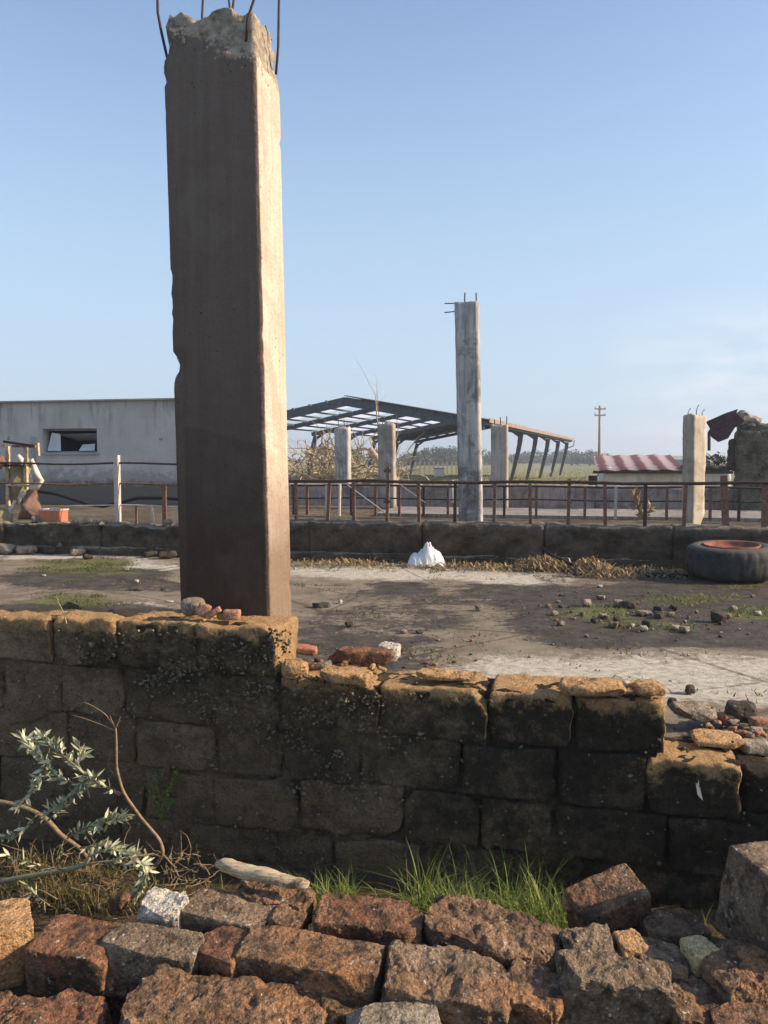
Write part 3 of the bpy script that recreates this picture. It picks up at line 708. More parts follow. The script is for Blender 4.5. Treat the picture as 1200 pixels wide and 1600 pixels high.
# left stretch of fence
fl = empty('pipe_fence', S(-6.5, 7.6, .47), 'three wire pipe fence in front of the grey building', 'fence')
sa = st(PT(-60, 760, 7.6))[0]; sb = st(PT(330, 760, 7.6))[0]
for z0, r, nm, mt in ((1.425, .016, 'upper_rail', 'rust_dark'), (1.10, .014, 'middle_rail', 'rust'), (.76, .012, 'lower_rail', 'paint_pale')):
    mb = MB(); aa = sa if z0 > 1 else st(PT(100, 760, 7.6))[0]
    mb.tube([S(s_, 7.6, z0 + .012 * math.sin(s_ * 3)) for s_ in np.linspace(aa, sb, 16)], r, 6); mb.build(nm, M[mt], fl, smooth=True)
for px, zt, w, mt in ((184, 1.56, .075, 'paint_pale'), (257, 1.11, .055, 'rust'), (213, .77, .03, 'rust'), (280, .8, .03, 'paint_pale'), (241, .78, .025, 'paint_pale')):
    s_ = st(PT(px, 790, 7.6))[0]; mb = MB(); mb.bar(S(s_, 7.6, .42), S(s_ - (.05 if w < .03 else 0), 7.6, zt), w, w, up=NT); mb.build('post', M[mt], fl)
mb = MB(); mb.tube([PT(px, py, 7.9) for px, py in ((60, 768), (85, 771), (110, 779), (140, 789), (162, 791), (185, 786), (215, 778), (250, 778), (300, 781), (340, 778))], .028, 7)
o = mb.build('hose', M['black'], smooth=True); tag(o, 'black hose sagging along the left fence', 'hose')

# ------------------------------------------------------------ rear low wall
mb = MB(); a = st(PT(415, 770, 17.0))[0]; i = 0
while a < 15:
    mb.add(*rough_box(a, a + 2.2, 16.7, 17.0, .2, .87 - .01 * (i % 3), 500 + i, res=.09, rough=.02, rnd=.02), 0.); a += 2.2; i += 1
o = mb.build('rear_wall', M['rear'], None, S(4, 16.85, .3), True); tag(o, 'low pinkish rendered wall at the back of the pen', 'wall')

# ------------------------------------------------------------ left building
def building():
    tb = 15.7; A = PT(-260, 700, tb); B = PT(300, 700, tb); s0, s1 = st(A)[0], st(B)[0]
    root = empty('farm_building', S((s0 + s1) / 2, tb, .25), 'long low grey rendered building with one small window, at left', 'building')
    zt = PT(150, 627, tb)[2]
    w0 = PT(66, 670, tb); w1 = PT(152, 707, tb); ws0, ws1 = st(w0)[0], st(w1)[0]; wz0, wz1 = w1[2], w0[2]
    ax = np.array((DS, NT, (0, 0, 1)))
    m, t, b = nt('building_render'); g = G(t); p = g.pos(True); z = g.sep(p)[2]
    c = g.mix(g.rng(g.noise(p, 1.1, 6, .6), .35, .65), (.46, .41, .36), (.56, .505, .455))
    n = g.noise(p, 2.4, 6, .72, .6)
    low = g.rng(g.math('ADD', z, g.math('MULTIPLY', g.math('SUBTRACT', n, .5), 1.5)), 1.28, 1.12)
    c = g.mix(g.math('MULTIPLY', low, .55), c, (.22, .19, .165))
    low = g.rng(g.math('ADD', z, g.math('MULTIPLY', g.math('SUBTRACT', n, .5), .7)), .98, .84)
    c = g.mix(g.math('MULTIPLY', low, .82), c, (.11, .088, .068))
    st_ = g.math('MULTIPLY', g.rng(g.noise(g.scale(p, (1, 1, .15)), 2.6, 6, .65), .52, .64), g.rng(z, 2.0, 3.0, .05, .8))
    c = g.mix(st_, c, (.16, .155, .14))
    ck = g.rng(g.noise(p, 3.3, 3, .5), .70, .72); c = g.mix(g.math('MULTIPLY', ck, .6), c, (.1, .09, .08))
    t.links.new(c, b.inputs['Base Color']); b.inputs['Roughness'].default_value = .95; g.bump(b, g.noise(p, 9, 6, .7), .02)
    wl = MB()
    def pan(a, e, z0, z1_): wl.box(S((a + e) / 2, tb + .15, (z0 + z1_) / 2), (e - a, .3, z1_ - z0), ax)
    pan(s0, ws0, 0, zt); pan(ws1, s1, 0, zt); pan(ws0, ws1, 0, wz0); pan(ws0, ws1, wz1, zt)
    wl.box(S(s1 - .15, tb + 2.15, zt / 2), (.3, 3.7, zt), ax); wl.box(S(s0 + .15, tb + 2.15, zt / 2), (.3, 3.7, zt), ax)
    wl.box(S((s0 + s1) / 2, tb + 4.15, zt / 2), (s1 - s0, .3, zt), ax)
    wl.build('wall', m, root)
    rf = MB(); rf.box(S((s0 + s1) / 2, tb + 2.1, zt + .02), (s1 - s0 + .06, 4.5, .04), ax); rf.build('roof', M['render'], root)
    fr = MB(); sm, zm = (ws0 + ws1) / 2, (wz0 + wz1) / 2
    for (a, e, z0, z1_) in ((ws0, ws1, wz1 - .05, wz1), (ws0, ws1, wz0, wz0 + .04), (ws0, ws0 + .04, wz0, wz1), (ws1 - .04, ws1, wz0, wz1)):
        fr.box(S((a + e) / 2, tb + .24, (z0 + z1_) / 2), (e - a - .004, .05, z1_ - z0 - .004), ax)
    wnd = fr.build('window', M['galv'], root)
    pa = MB(); pa.add([S(ws0 + .06, tb + .12, wz0 + .05), S(ws0 + .45, tb + .16, wz0 + .05), S(ws0 + .42, tb + .2, wz1 - .14), S(ws0 + .18, tb + .16, wz1 - .1)], [(0, 1, 2, 3)])
    pa.add([S(ws1 - .62, tb + .10, wz0 + .05), S(ws1 - .14, tb + .10, wz0 + .05), S(ws1 - .2, tb + .22, wz0 + .24), S(ws1 - .58, tb + .22, wz0 + .22)], [(0, 1, 2, 3)])
    pa.add([S(ws0 + .2, tb + .3, wz1 - .14), S(ws1 - .1, tb + .3, wz1 - .12), S(ws1 - .3, tb + .9, wz1 - .3), S(ws0 + .5, tb + .9, wz1 - .3)], [(0, 1, 2, 3)])
    pa.build('pane', M['glass'], wnd)
    dk = MB(); dk.box(S(sm, tb + 2.2, zm), (4, .05, 2.2), ax); dk.build('dark_interior_sheet', M['dark_in'], root)  # near-black sheet paints the unlit room behind the window
    sl_ = MB(); sl_.box(S(sm, tb - .02, wz0 - .03), (ws1 - ws0 + .1, .1, .05), ax); sl_.build('window_sill', M['render'], root)
    # pilaster beside the window
    pl_ = MB(); pl_.box(S(ws0 - .28, tb - .03, zt * .55), (.12, .06, .9), ax); pl_.build('pilaster', M['render'], root)
building()

# ------------------------------------------------------------ big open shed
def shed():
    O = np.array((-2.4, 50.3, 0)); gd = np.array((.941, -.339, 0)); ad = np.array((.339, .941, 0)); up = np.array((0, 0, 1.))
    Wd = 8.84; ZR, ZE = 5.5, 3.9; nfr = 7; bay = 7.0
    root = empty('open_shed', O, 'wide open steel shed with dark gable roof leaning to the right', 'shed')
    P_ = lambda x, a, z: O + gd * x + ad * a + up * z
    zr = lambda x: ZR - (ZR - ZE) * abs(x) / Wd
    for i in range(nfr):
        a = i * bay
        for sg in (-1, 1):
            mb = MB(); off = -.62 if sg > 0 else -1.0
            top = P_(sg * (Wd - .25), a, ZE - .35); bot = P_(sg * (Wd - .5) + off, a, -.2); ss = np.linspace(0, 1, 7)
            for k in range(6):
                f0, f1 = ss[k], ss[k + 1]; w = .22 + .16 * (f0 + f1) / 2
                bend = lambda f: -sg * .22 * max(0, f - .75) ** 1 * 2
                mb.bar(bot + (top - bot) * f0 + gd * bend(f0), bot + (top - bot) * (f1 + .01) + gd * bend(f1), .14, w, up=gd)
            mb.bar(P_(sg * (Wd - .3), a, ZE - .6), P_(sg * (Wd - 1.1), a, zr(Wd - 1.1) - .25), .12, .2, up=gd)
            mb.build('leg', M['steel_dark'] if i or sg < 0 else M['galv'], root)
        for sg in (-1, 1):
            mb = MB(); dep = .55 if i == 0 else .32
            mb.bar(P_(0, a, ZR - dep / 2), P_(sg * Wd, a, ZE - dep / 2), .16, dep, up=up); mb.build('rafter', M['steel_dark'], root)
    # purlins
    for sg in (-1, 1):
        for k in range(1, 8):
            x = sg * Wd * k / 7.6; mb = MB(); mb.bar(P_(x, -.4, zr(x) - .05), P_(x, (nfr - 1) * bay, zr(x) - .05), .09, .12); mb.build('purlin', M['steel_dark'], root)
    # cladding: solid sheets on the right slope and on the far bays of the left
    m, t, b = nt('roof_sheet'); g = G(t); p = g.pos(True)
    c = g.mix(g.rng(g.noise(p, .5, 5, .6), .4, .6), (.05, .055, .07), (.09, .09, .10)); t.links.new(c, b.inputs['Base Color']); b.inputs['Roughness'].default_value = .8
    def sheet(x0, x1, a0, a1, name, mat, n=40):
        mb = MB(); V_ = []; F_ = []
        nn = max(4, int((a1 - a0) * 2.2))
        for k in range(nn + 1):
            a = a0 + (a1 - a0) * k / nn; dz = .05 + (.05 if k % 2 else 0)
            for x in (x0, x1): V_.append(P_(x, a, zr(x) + dz))
        F_ = [(2 * k, 2 * k + 1, 2 * k + 3, 2 * k + 2) for k in range(nn)]
        V2 = [v + up * .025 for v in V_]; N_ = len(V_)
        F2 = [tuple(N_ + i for i in f[::-1]) for f in F_] + [(0, 2 * nn, N_ + 2 * nn, N_), (1, N_ + 1, N_ + 2 * nn + 1, 2 * nn + 1)]
        mb.add(V_ + V2, F_ + F2); return mb.build(name, mat, root)
    sheet(.05, Wd + .35, -.4, 42.2, 'roof_sheet', m)
    sheet(-Wd - .3, -.05, 28, 42.2, 'roof_sheet', m)
    # translucent panels left on the near bays
    m2, t, b = nt('translucent_sheet'); g = G(t)
    tr = g.n.new('ShaderNodeBsdfTranslucent'); tr.inputs[0].default_value = (.95, .96, .98, 1); b.inputs['Base Color'].default_value = (.82, .83, .88, 1)
    mx = g.n.new('ShaderNodeMixShader'); mx.inputs[0].default_value = .92
    t.links.new(b.outputs[0], mx.inputs[1]); t.links.new(tr.outputs[0], mx.inputs[2]); t.links.new(mx.outputs[0], t.nodes['Material Output'].inputs[0])
    def flat(x0, x1, a0, a1):
        mb = MB(); mb.add([P_(x0, a0, zr(x0) + .06), P_(x1, a0, zr(x1) + .06), P_(x1, a1, zr(x1) + .06), P_(x0, a1, zr(x0) + .06)], [(0, 1, 2, 3)])
        mb.build('skylight_sheet', m2, root)
    for a0, a1 in ((.6, 5.2), (7.4, 12.4), (14.5, 20.6), (21.5, 27.8)):
        flat(-Wd * .98, -Wd * .52, a0, a1); flat(-Wd * .50, -Wd * .06, a0, a1)
    # eave board on the right side and gutter
    m3 = plain('rusty_eave_sheet', (.30, .24, .21), .7, 0, c2=(.22, .14, .11), sc_=1.5)
    mb = MB(); mb.bar(P_(Wd + .37, -.4, ZE - .02), P_(Wd + .37, 42.4, ZE - .02), .05, .26); mb.build('eave_board', m3, root)
    mb = MB(); mb.bar(P_(Wd + .1, -.42, ZE - .18), P_(Wd + .1, 42, ZE - .18), .2, .16); mb.build('eave_beam', M['steel_dark'], root)
    mb = MB(); mb.tube([P_(Wd + .4, 42.3, ZE - .1), P_(Wd + .3, 42.3, ZE - .7), P_(Wd - .5, 42.3, ZE - 1.0)], .06, 6); mb.build('downpipe', M['galv'], root)
shed()

# ------------------------------------------------------------ bare branches in front of the shed
def branchy(mb, p, d, L_, r, depth, rg, spread=.7, curl=.25, a=0.):
    n = 5; pts = [p]; rr = [r]; d = d / np.linalg.norm(d)
    for i in range(n):
        d = d + np.array([rg.gauss(0, curl) for _ in range(3)]) * .4; d /= np.linalg.norm(d)
        pts.append(pts[-1] + d * L_ / n); rr.append(r * (1 - .13 * (i + 1)))
        if depth > 0 and i > 0 and rg.random() < .85:
            nd = d + np.array([rg.gauss(0, spread * 1.2), rg.gauss(0, spread), rg.gauss(-.25, spread * .6)]); branchy(mb, pts[-1], nd, L_ * rg.uniform(.3, .5), rr[-1] * .6, depth - 1, rg, spread, curl, a)
    mb.tube(pts, rr, 5 if r > .02 else 3, a, cap=True)
for seed, px, py, tgt, L_, r, label in (
        (2, 612, 752, (556, 618), 3.3, .075, 'bare broken tree whose twig tip rises above the shed ridge'),
        (5, 552, 752, (470, 640), 3.1, .05, 'leafless limb arching left in front of the shed'),
        (9, 590, 754, (640, 660), 1.9, .045, 'leafless limb curving up beside the beige post'),
        (14, 520, 754, (462, 668), 2.3, .04, 'pale bare limb slanting left over the brush heap')):
    rg = random.Random(seed); base = PY(px, py + 14, 24.5 + seed * .15); base[2] = .1; T_ = PY(tgt[0], tgt[1], 24.5 + seed * .15)
    mb = MB(); d = T_ - base; L2 = np.linalg.norm(d)
    branchy(mb, base, d, L2 * (.98 if seed == 2 else .75), r * .6, 3 if seed != 2 else 2, rg, .55 if seed != 2 else .9, .12)
    o = mb.build('bare_tree', M['dry'], None, base, True); tag(o, label, 'bare tree')
for (a, b2, r, lab) in (((577, 700), (612, 752), .12, 'thick pale split log leaning left of the beige post'), ((600, 706), (614, 742), .09, 'shorter split log beside the thick pale one')):
    mb = MB(); A, B = PY(*a, 23.6), PY(*b2, 23.6); B = B + (B - A) * .35
    mb.tube([A, A * .5 + B * .5 + (0, 0, .04), B], [r * .7, r, r * 1.05], 8, jit=.15); o = mb.build('log', M['wood_pale'], smooth=True); tag(o, lab, 'log')
rg = random.Random(44); mb = MB()
for i in range(420):
    px = rg.triangular(440, 650, 500); top = 700 + (abs(px - 510) / 130) ** 2 * 38; py = rg.uniform(top, 768)
    p = PY(px, py, rg.uniform(25, 28)); p[2] = max(p[2], .05); d = np.array([rg.gauss(0, 1), rg.gauss(0, .6), rg.gauss(.1, .5)]); d /= np.linalg.norm(d)
    pts = [p]
    for k in range(4):
        d = d + np.array([rg.gauss(0, .35), rg.gauss(0, .3), rg.gauss(-.05, .3)]); d /= np.linalg.norm(d); pts.append(pts[-1] + d * rg.uniform(.12, .3))
    mb.tube(pts, rg.uniform(.008, .028), 3, rg.random())
for i in range(46):
    p = PY(rg.uniform(455, 640), rg.uniform(700, 755), rg.uniform(24.8, 27)); d = np.array([rg.gauss(0, 1), rg.gauss(0, .2), rg.uniform(.1, 1.2)]); d /= np.linalg.norm(d); pts = [p]
    for k in range(6): d = d + np.array([rg.gauss(0, .13), 0, rg.gauss(-.06, .1)]); d /= np.linalg.norm(d); pts.append(pts[-1] + d * rg.uniform(.12, .28))
    mb.tube(pts, [.022, .019, .016, .014, .012, .009, .006], 4, rg.random())
o = mb.build('brush_heap', plain('dry_brush', (.46, .38, .26), .95, 0, c2=(.22, .16, .10), sc_=2)); tag(o, 'tangled heap of dry cut brush behind the pen', 'brush heap', kind='stuff')

# ------------------------------------------------------------ field: trees, fence, little white things
def crown_tree(px, py_base, Y, w, h_, label, mat, name='field_tree', seed=0, group='trees along the far edge of the field', trunk=.2):
    h = h_ * (.5 if Y > 60 else 1); rg = random.Random(seed); base = PY(px, py_base, Y)
    root = empty(name, base, label, 'tree', group)
    tk = MB(); tk.tube([base + (0, 0, -.5), base + (0, 0, h * .4), base + (w * .05, 0, h * .7)], [w * .05, w * .035, w * .02], 5)
    for k in range(4):
        a_ = k * 1.7; tk.tube([base + (0, 0, h * .35), base + (math.cos(a_) * w * .28, math.sin(a_) * w * .28, h * .7)], [w * .02, w * .008], 4)
    tk.build('trunk', M['bark'], root)
    cr = MB(); V_ = []; F_ = []; A_ = []
    blobs = [(rg.gauss(0, .22) * w, rg.gauss(0, .22) * w, h * rg.uniform(trunk + .12, .85), w * rg.uniform(.14, .26)) for _ in range(14)]
    for bx, by, bz, br in blobs:
        tone = rg.random()
        for i in range(70):
            d = np.array([rg.gauss(0, 1) for _ in range(3)]); d /= np.linalg.norm(d); c_ = base + (bx, by, bz) + d * br * rg.uniform(.5, 1.08) * (1, 1, .75)
            a1 = np.array([rg.gauss(0, 1) for _ in range(3)]); a1 /= np.linalg.norm(a1); a2 = np.cross(a1, d); s_ = w * .035 * rg.uniform(.6, 1.5)
            n0 = len(V_); V_ += [c_ - a1 * s_, c_ + a2 * s_ * .6, c_ + a1 * s_, c_ - a2 * s_ * .6]; F_.append((n0, n0 + 1, n0 + 2, n0 + 3)); A_ += [min(1, max(0, tone + rg.gauss(0, .2)))] * 4
    cr.add(V_, F_, np.array(A_)); cr.build('crown', mat, root)
M['far_leaf'] = leafmat('far_foliage', (.035, .055, .03), (.075, .095, .045), .2)
M['leaf_dark'] = leafmat('dark_foliage', (.03, .038, .025), (.06, .07, .035), .2)
tl = [(648, 260, 12, 6, 'rounded tree at the left end of the far row'), (662, 255, 13, 8, 'second tree of the far row from the left'), (676, 262, 14, 9.5, 'tall bushy tree in the far row'), (690, 250, 13, 9, 'wide dark tree in the middle of the far row'),
      (703, 258, 14, 10, 'tallest dark tree of the far row'), (716, 250, 12, 8, 'tree at the right of the far row, just left of the tall grey post'), (738, 265, 12, 8, 'tree showing just right of the tall grey post'), (760, 280, 13, 7, 'lower tree in the far row by the cracked post'), (820, 300, 15, 7, 'tree seen between the shed legs'), (842, 320, 18, 7.5, 'broad low tree beyond the right shed legs'), (868, 310, 18, 7.5, 'low tree at the end of the shed roof'),
      (893, 290, 15, 8.5, 'tree right of the shed eave'), (908, 280, 14, 8.5, 'tree left of the utility pole'), (922, 240, 11, 8, 'bushy tree next to the utility pole'), (560, 270, 14, 8, 'far tree behind the bare branches'), (600, 275, 14, 7, 'far tree behind the beige post')]
for i, (px, Y, w, h, lab) in enumerate(tl): crown_tree(px, 726, Y, w, h, lab, M['far_leaf'], seed=60 + i, trunk=-.05)
crown_tree(1121, 735, 24, .95, .5, 'dark leafy bush growing on the roof beside the ruined right wall', M['leaf_dark'], 'bush', 91, group=None, trunk=-.05)
# rough field edge: weeds
rg = random.Random(8); mb = MB()
for i in range(5200):
    if i % 5 < 4: px, Y = rg.uniform(400, 960), 27 * math.exp(rg.uniform(0, 1.0))
    else: px, Y = rg.uniform(400, 960), rg.uniform(70, 160)
    p = PY(px, 722, Y); p[2] = 0; h = rg.uniform(.07, .22); w = h * .35
    n = math.sin(px * .05) + math.cos(Y * .4 + px * .02)
    if n < -.5: continue
    mb.add([p + (-w, 0, 0), p + (w * .6, rg.uniform(-w, w), 0), p + (rg.uniform(-w, w), rg.uniform(-w, w), h)], [(0, 1, 2)], rg.random())
    mb.add([p + (0, -w, 0), p + (0, w, 0), p + (rg.uniform(-w, w), rg.uniform(-w, w), h * .8)], [(0, 1, 2)], rg.random())
o = mb.build('field_weeds', leafmat('weeds', (.17, .16, .06), (.30, .25, .12), .3), None, (0, 30, 0)); tag(o, 'rough yellow green weeds covering the field', 'weeds', kind='stuff')
def hut(px, py, Y, w, h, lab):
    b = PY(px, py, Y); root = empty('white_box', b, lab, 'hut'); mb = MB(); mb.box(b + (0, 0, h / 2), (w, w, h)); mb.build('wall', M['white_bag'], root)
    mb = MB(); mb.box(b + (0, 0, h + .04), (w * 1.1, w * 1.1, .07)); mb.build('roof', M['galv'], root)
hut(686, 744, 75, .9, .7, 'small white box standing in the field left of the tall grey post')
hut(853, 738, 75, .8, .75, 'small white box in the field seen between the right shed legs')
fr = empty('field_fence', PY(620, 740, 95), 'line of short pale fence stakes across the far field', 'fence')
for i, px in enumerate(np.linspace(600, 720, 18)):
    b = PY(px, 740, 95); b[2] = 0; mb = MB(); mb.bar(b, b + (0, 0, 1.5), .16, .16, up=(0, 1, 0)); mb.build('post', M['paint_pale'], fr)
mb = MB(); mb.bar(PY(600, 735, 95), PY(655, 735, 95), .2, .35); mb.build('rail', M['paint_pale'], fr)

# utility pole
b = PY(936, 730, 80); b[2] = 0
up_ = empty('utility_pole', b, 'slim utility pole with two short crossarms in the field', 'utility pole')
mb = MB(); mb.tube([b, b + (0, 0, 3.5), b + (-.04, 0, 7.05)], [.16, .13, .10], 8); mb.build('pole', M['dry'], up_, smooth=True)
for z in (6.72, 6.1):
    mb = MB(); mb.bar(b + (-.55, -.05, z), b + (.55, -.05, z), .1, .12); arm = mb.build('crossarm', M['dry'], up_)
    for dx in (-.48, 0.02, .48):
        mb = MB(); mb.tube([b + (dx, -.05, z + .05), b + (dx, -.05, z + .26)], [.05, .03], 6); mb.build('insulator', M['galv'], arm)

# ------------------------------------------------------------ pigsty with striped roof
def pigsty():
    t0 = 20.5; ax = np.array((DS, NT, (0, 0, 1)))
    s0 = st(PT(944, 760, t0))[0]; s1 = st(PT(1142, 760, t0))[0]
    root = empty('pigsty', S((s0 + s1) / 2, t0, 0), 'low whitewashed animal pen with red and white corrugated roof', 'shed')
    ze = PT(1000, 735, t0)[2]
    wl = MB(); wl.add(*rough_box(s0, s1, t0, t0 + .2, -.1, ze, 801, res=.1, rough=.015), 0.); wl.add(*rough_box(s0, s0 + .2, t0 + .2, t0 + 3, -.1, ze + .1, 802, res=.1), 0.)
    wl.add(*rough_box(s1 - .2, s1, t0 + .2, t0 + 3, -.1, ze + .1, 803, res=.1), 0.); wl.add(*rough_box(s0, s1, t0 + 2.9, t0 + 3.1, -.1, ze + .35, 804, res=.1), 0.)
    wl.build('wall', concretemat('whitewash', (.64, .58, .52), (.75, .70, .64), (.42, .36, .30), .5), root, smooth=True)
    m, t, b = nt('striped_roof_sheet'); g = G(t); p = g.pos(rnd=False)
    dot = g.n.new('ShaderNodeVectorMath'); dot.operation = 'DOT_PRODUCT'; t.links.new(p, dot.inputs[0]); dot.inputs[1].default_value = tuple(DS)
    sn = g.math('SINE', g.math('MULTIPLY', dot.outputs['Value'], 11.5)); nn = g.noise(p, 2.5, 5, .7)
    c = g.mix(g.rng(g.math('ADD', sn, g.math('MULTIPLY', g.math('SUBTRACT', nn, .5), 3)), -.5, .2), (.22, .10, .095), (.40, .32, .30))
    t.links.new(c, b.inputs['Base Color']); b.inputs['Roughness'].default_value = .7
    e1 = st(PT(1068, 735, t0 - .2))[0]; e0 = st(PT(932, 735, t0 - .2))[0]; zr = PT(1000, 711, t0 + 2.6)[2]
    V_ = []; n = 110
    for k in range(n + 1):
        s_ = e0 + (e1 - e0) * k / n; dz = .014 * math.sin(s_ * 11.5 * 1.0) + .012 * math.sin(s_ * 2.1)
        V_ += [S(s_, t0 - .25, ze + .02 + dz), S(s_ + .05, t0 + 2.9, zr + dz)]
    F_ = [(2 * k, 2 * k + 2, 2 * k + 3, 2 * k + 1) for k in range(n)]
    V2 = [v + (0, 0, -.02) for v in V_]; N_ = len(V_)
    F_ += [tuple(N_ + i for i in f[::-1]) for f in F_] + [(2 * k, 2 * k + 2 , N_ + 2 * k + 2, N_ + 2 * k)[::-1] for k in range(n)]
    mb = MB(); mb.add(V_ + V2, F_); mb.build('roof', m, root, smooth=True)
    mb = MB(); mb.bar(S(e0 - .1, t0 - .22, ze - .05), S(s1, t0 - .22, ze - .05), .05, .08); mb.build('eave_beam', M['rust_dark'], root)
    mb = MB(); mb.add(*rough_box(e1, s1, t0 - .1, t0 + 3, ze, ze + .12, 810, res=.08, rough=.04)); mb.build('sagging_roof', M['stone_dark'], root, smooth=True)
    mb = MB(); mb.box(PT(926, 758, 7.5) * 0 + S(st(PT(926, 757, t0 - .4))[0], t0 - .4, ze - .3), (.24, .2, .3), ax)
    mb.build('meter_box', M['black'], root)
pigsty()

# ruined wall on the right with hanging red sheet
t0 = 16.0; sA = st(PT(1152, 700, t0))[0]
rz = PT(1175, 660, t0)[2]
mb = MB()
mb.add(*rough_box(sA, sA + 3.2, t0, t0 + .4, 0, rz - .15, 901, res=.07, rough=.05, rnd=.08), 0)
for k in range(9): mb.add(*rough_box(sA + .05 + k * .34, sA + .42 + k * .34, t0 + .02, t0 + .37, rz - .24, rz - .02 - .05 * random.random(), 910 + k, res=.05, rough=.03, rnd=.05), 0)
m_r = rockmat('lichen_rubble_masonry', (.155, .14, .095), (.24, .22, .16), (.13, .12, .05), crust=(.07, .065, .045), crust_amt=.4, sc_=1.6, fine=22, bump=.05)
o = mb.build('ruined_wall', m_r, None, S(sA + 1.5, t0 + .2, .3), True); tag(o, 'ruined olive grey masonry wall at the right edge', 'wall')
def redsheet():
    t1 = t0 - .15; out = [(1103, 659), (1135, 645), (1153, 639), (1150, 646), (1164, 657), (1160, 662), (1148, 668), (1138, 685), (1122, 691), (1113, 684), (1106, 675), (1110, 670)]
    P_ = [PT(x, y, t1 - .012 * (x - 1103)) for x, y in out]
    c_ = np.mean(P_, axis=0); mb = MB(); V_ = [c_]; n = len(P_); rings = 5
    for r in range(1, rings + 1):
        for q in P_:
            v = c_ + (q - c_) * r / rings; v = v + NT * .035 * math.sin(np.dot(v, DS) * 22); V_.append(v)
    F_ = [(0, 1 + j, 1 + (j + 1) % n) for j in range(n)]
    for r in range(rings - 1): F_ += [(1 + r * n + j, 1 + (r + 1) * n + j, 1 + (r + 1) * n + (j + 1) % n, 1 + r * n + (j + 1) % n) for j in range(n)]
    N_ = len(V_); V2 = [v + NT * .02 for v in V_]; F_ = F_ + [tuple(N_ + i for i in f[::-1]) for f in F_]
    mb.add(V_ + V2, F_); o = mb.build('roof_sheet', plain('dark_red_sheet', (.085, .035, .045), .6, 0, c2=(.05, .028, .035), sc_=4), smooth=False)
    tag(o, 'torn dark red corrugated sheet hanging off the ruined wall', 'metal sheet')
    mb = MB(); mb.tube([PT(1108, 704, t1), PT(1108, 676, t1)], .035, 6); o = mb.build('prop', M['rust_dark']); tag(o, 'thin upright prop under the hanging red sheet', 'post')
    p, F_ = rock((.5, .3, .3), 955, rnd=.1, rough=.06, chips=3, res=.04); c = PT(1168, 656, t0 + .2)
    o = mk('rubble_lump', place(p, c, 10, 20, 15), F_, M['conc_pink']); tag(o, 'pinkish broken lump on top of the ruined wall beside the sheet', 'rubble')
    p, F_ = rock((.2, .3, .75), 956, rnd=.08, rough=.05, chips=4, res=.05); c = PT(1146, 712, t0 + .3)
    o = mk('wall_stump', place(p, c, 0, 0, 5), F_, M['stone_dark']); tag(o, 'dark broken wall stump left of the ruined wall', 'wall')
redsheet()

# ------------------------------------------------------------ junk on the left kerb
def tj(px, py, t=7.85): return PT(px, py, t)
fr = empty('timber_frame', tj(25, 808), 'pale rickety timber frame with dark crossbar at the left edge', 'frame')
for px, y0, y1 in ((12, 806, 697), (40, 765, 695), (58, 712, 692)):
    mb = MB(); mb.bar(tj(px + 1, y0), tj(px, y1), .055, .05, up=NT); mb.build('upright', M['wood_pale'], fr)
for (a, b2, mt) in (((6, 690), (54, 697), 'rust_dark'), ((20, 697), (56, 698), 'rust'), ((-40, 699), (8, 696), 'wood_pale'), ((10, 757), (58, 760), 'wood_pale'), ((-40, 728), (40, 727), 'rust_dark')):
    mb = MB(); mb.bar(tj(*a, 7.8), tj(*b2, 7.8), .045, .04); mb.build('crossbar', M[mt], fr)
def cloth(outline, t, mat, name, label, cat, seed, fold=.06, rings=7):
    P_ = []; n0 = len(outline)
    for i in range(n0):
        a, b2 = outline[i], outline[(i + 1) % n0]
        for k in range(4): P_.append(PT(a[0] + (b2[0] - a[0]) * k / 4, a[1] + (b2[1] - a[1]) * k / 4, t))
    c_ = np.mean(P_, axis=0); V_ = [c_]; n = len(P_)
    for r in range(1, rings + 1):
        for q in P_: V_.append(c_ + (q - c_) * r / rings)
    V_ = np.array(V_); f = fbm(V_ * 9 + seed, 3, seed); rad = np.concatenate([[0], np.repeat(np.arange(1, rings + 1) / rings, n)])
    bul = (1 - rad ** 2) * .16
    Vf = V_ - np.outer(bul + fold * f, NT); Vb = V_ + np.outer(bul * .6 + .01, NT)
    F_ = [(0, 1 + j, 1 + (j + 1) % n) for j in range(n)]
    for r in range(rings - 1): F_ += [(1 + r * n + j, 1 + (r + 1) * n + j, 1 + (r + 1) * n + (j + 1) % n, 1 + r * n + (j + 1) % n) for j in range(n)]
    N_ = len(V_); o0 = 1 + (rings - 1) * n
    F2 = F_ + [tuple(N_ + i for i in f_[::-1]) for f_ in F_] + [(o0 + j, N_ + o0 + j, N_ + o0 + (j + 1) % n, o0 + (j + 1) % n) for j in range(n)]
    o = mk(name, np.concatenate([Vf, Vb]), F2, mat); return tag(o, label, cat)
M['sack'] = plain('faded_sack', (.30, .25, .15), .95, 0, c2=(.2, .17, .09), sc_=6)
M['tarp'] = plain('brown_tarp', (.26, .15, .11), .9, 0, c2=(.16, .09, .065), sc_=6)
cloth([(15, 722), (45, 716), (50, 745), (40, 770), (30, 790), (12, 770)], 7.95, M['sack'], 'sack', 'olive brown sack hanging on the timber frame', 'sack', 1)
cloth([(40, 768), (56, 764), (66, 800), (62, 812), (28, 812), (34, 795)], 7.8, M['tarp'], 'tarp', 'brown crumpled tarp heaped left of the orange crate', 'tarp', 2)
cloth([(-30, 712), (4, 712), (10, 722), (0, 734), (-30, 736)], 7.7, M['rust'], 'metal_sheet', 'rusty red sheet sticking in at the left edge', 'metal sheet', 3)
cloth([(-25, 790), (8, 795), (20, 805), (18, 822), (-30, 822)], 7.7, M['sack'], 'sack', 'pale dusty sack lying at the far left of the kerb', 'sack', 7)
random.seed(5)
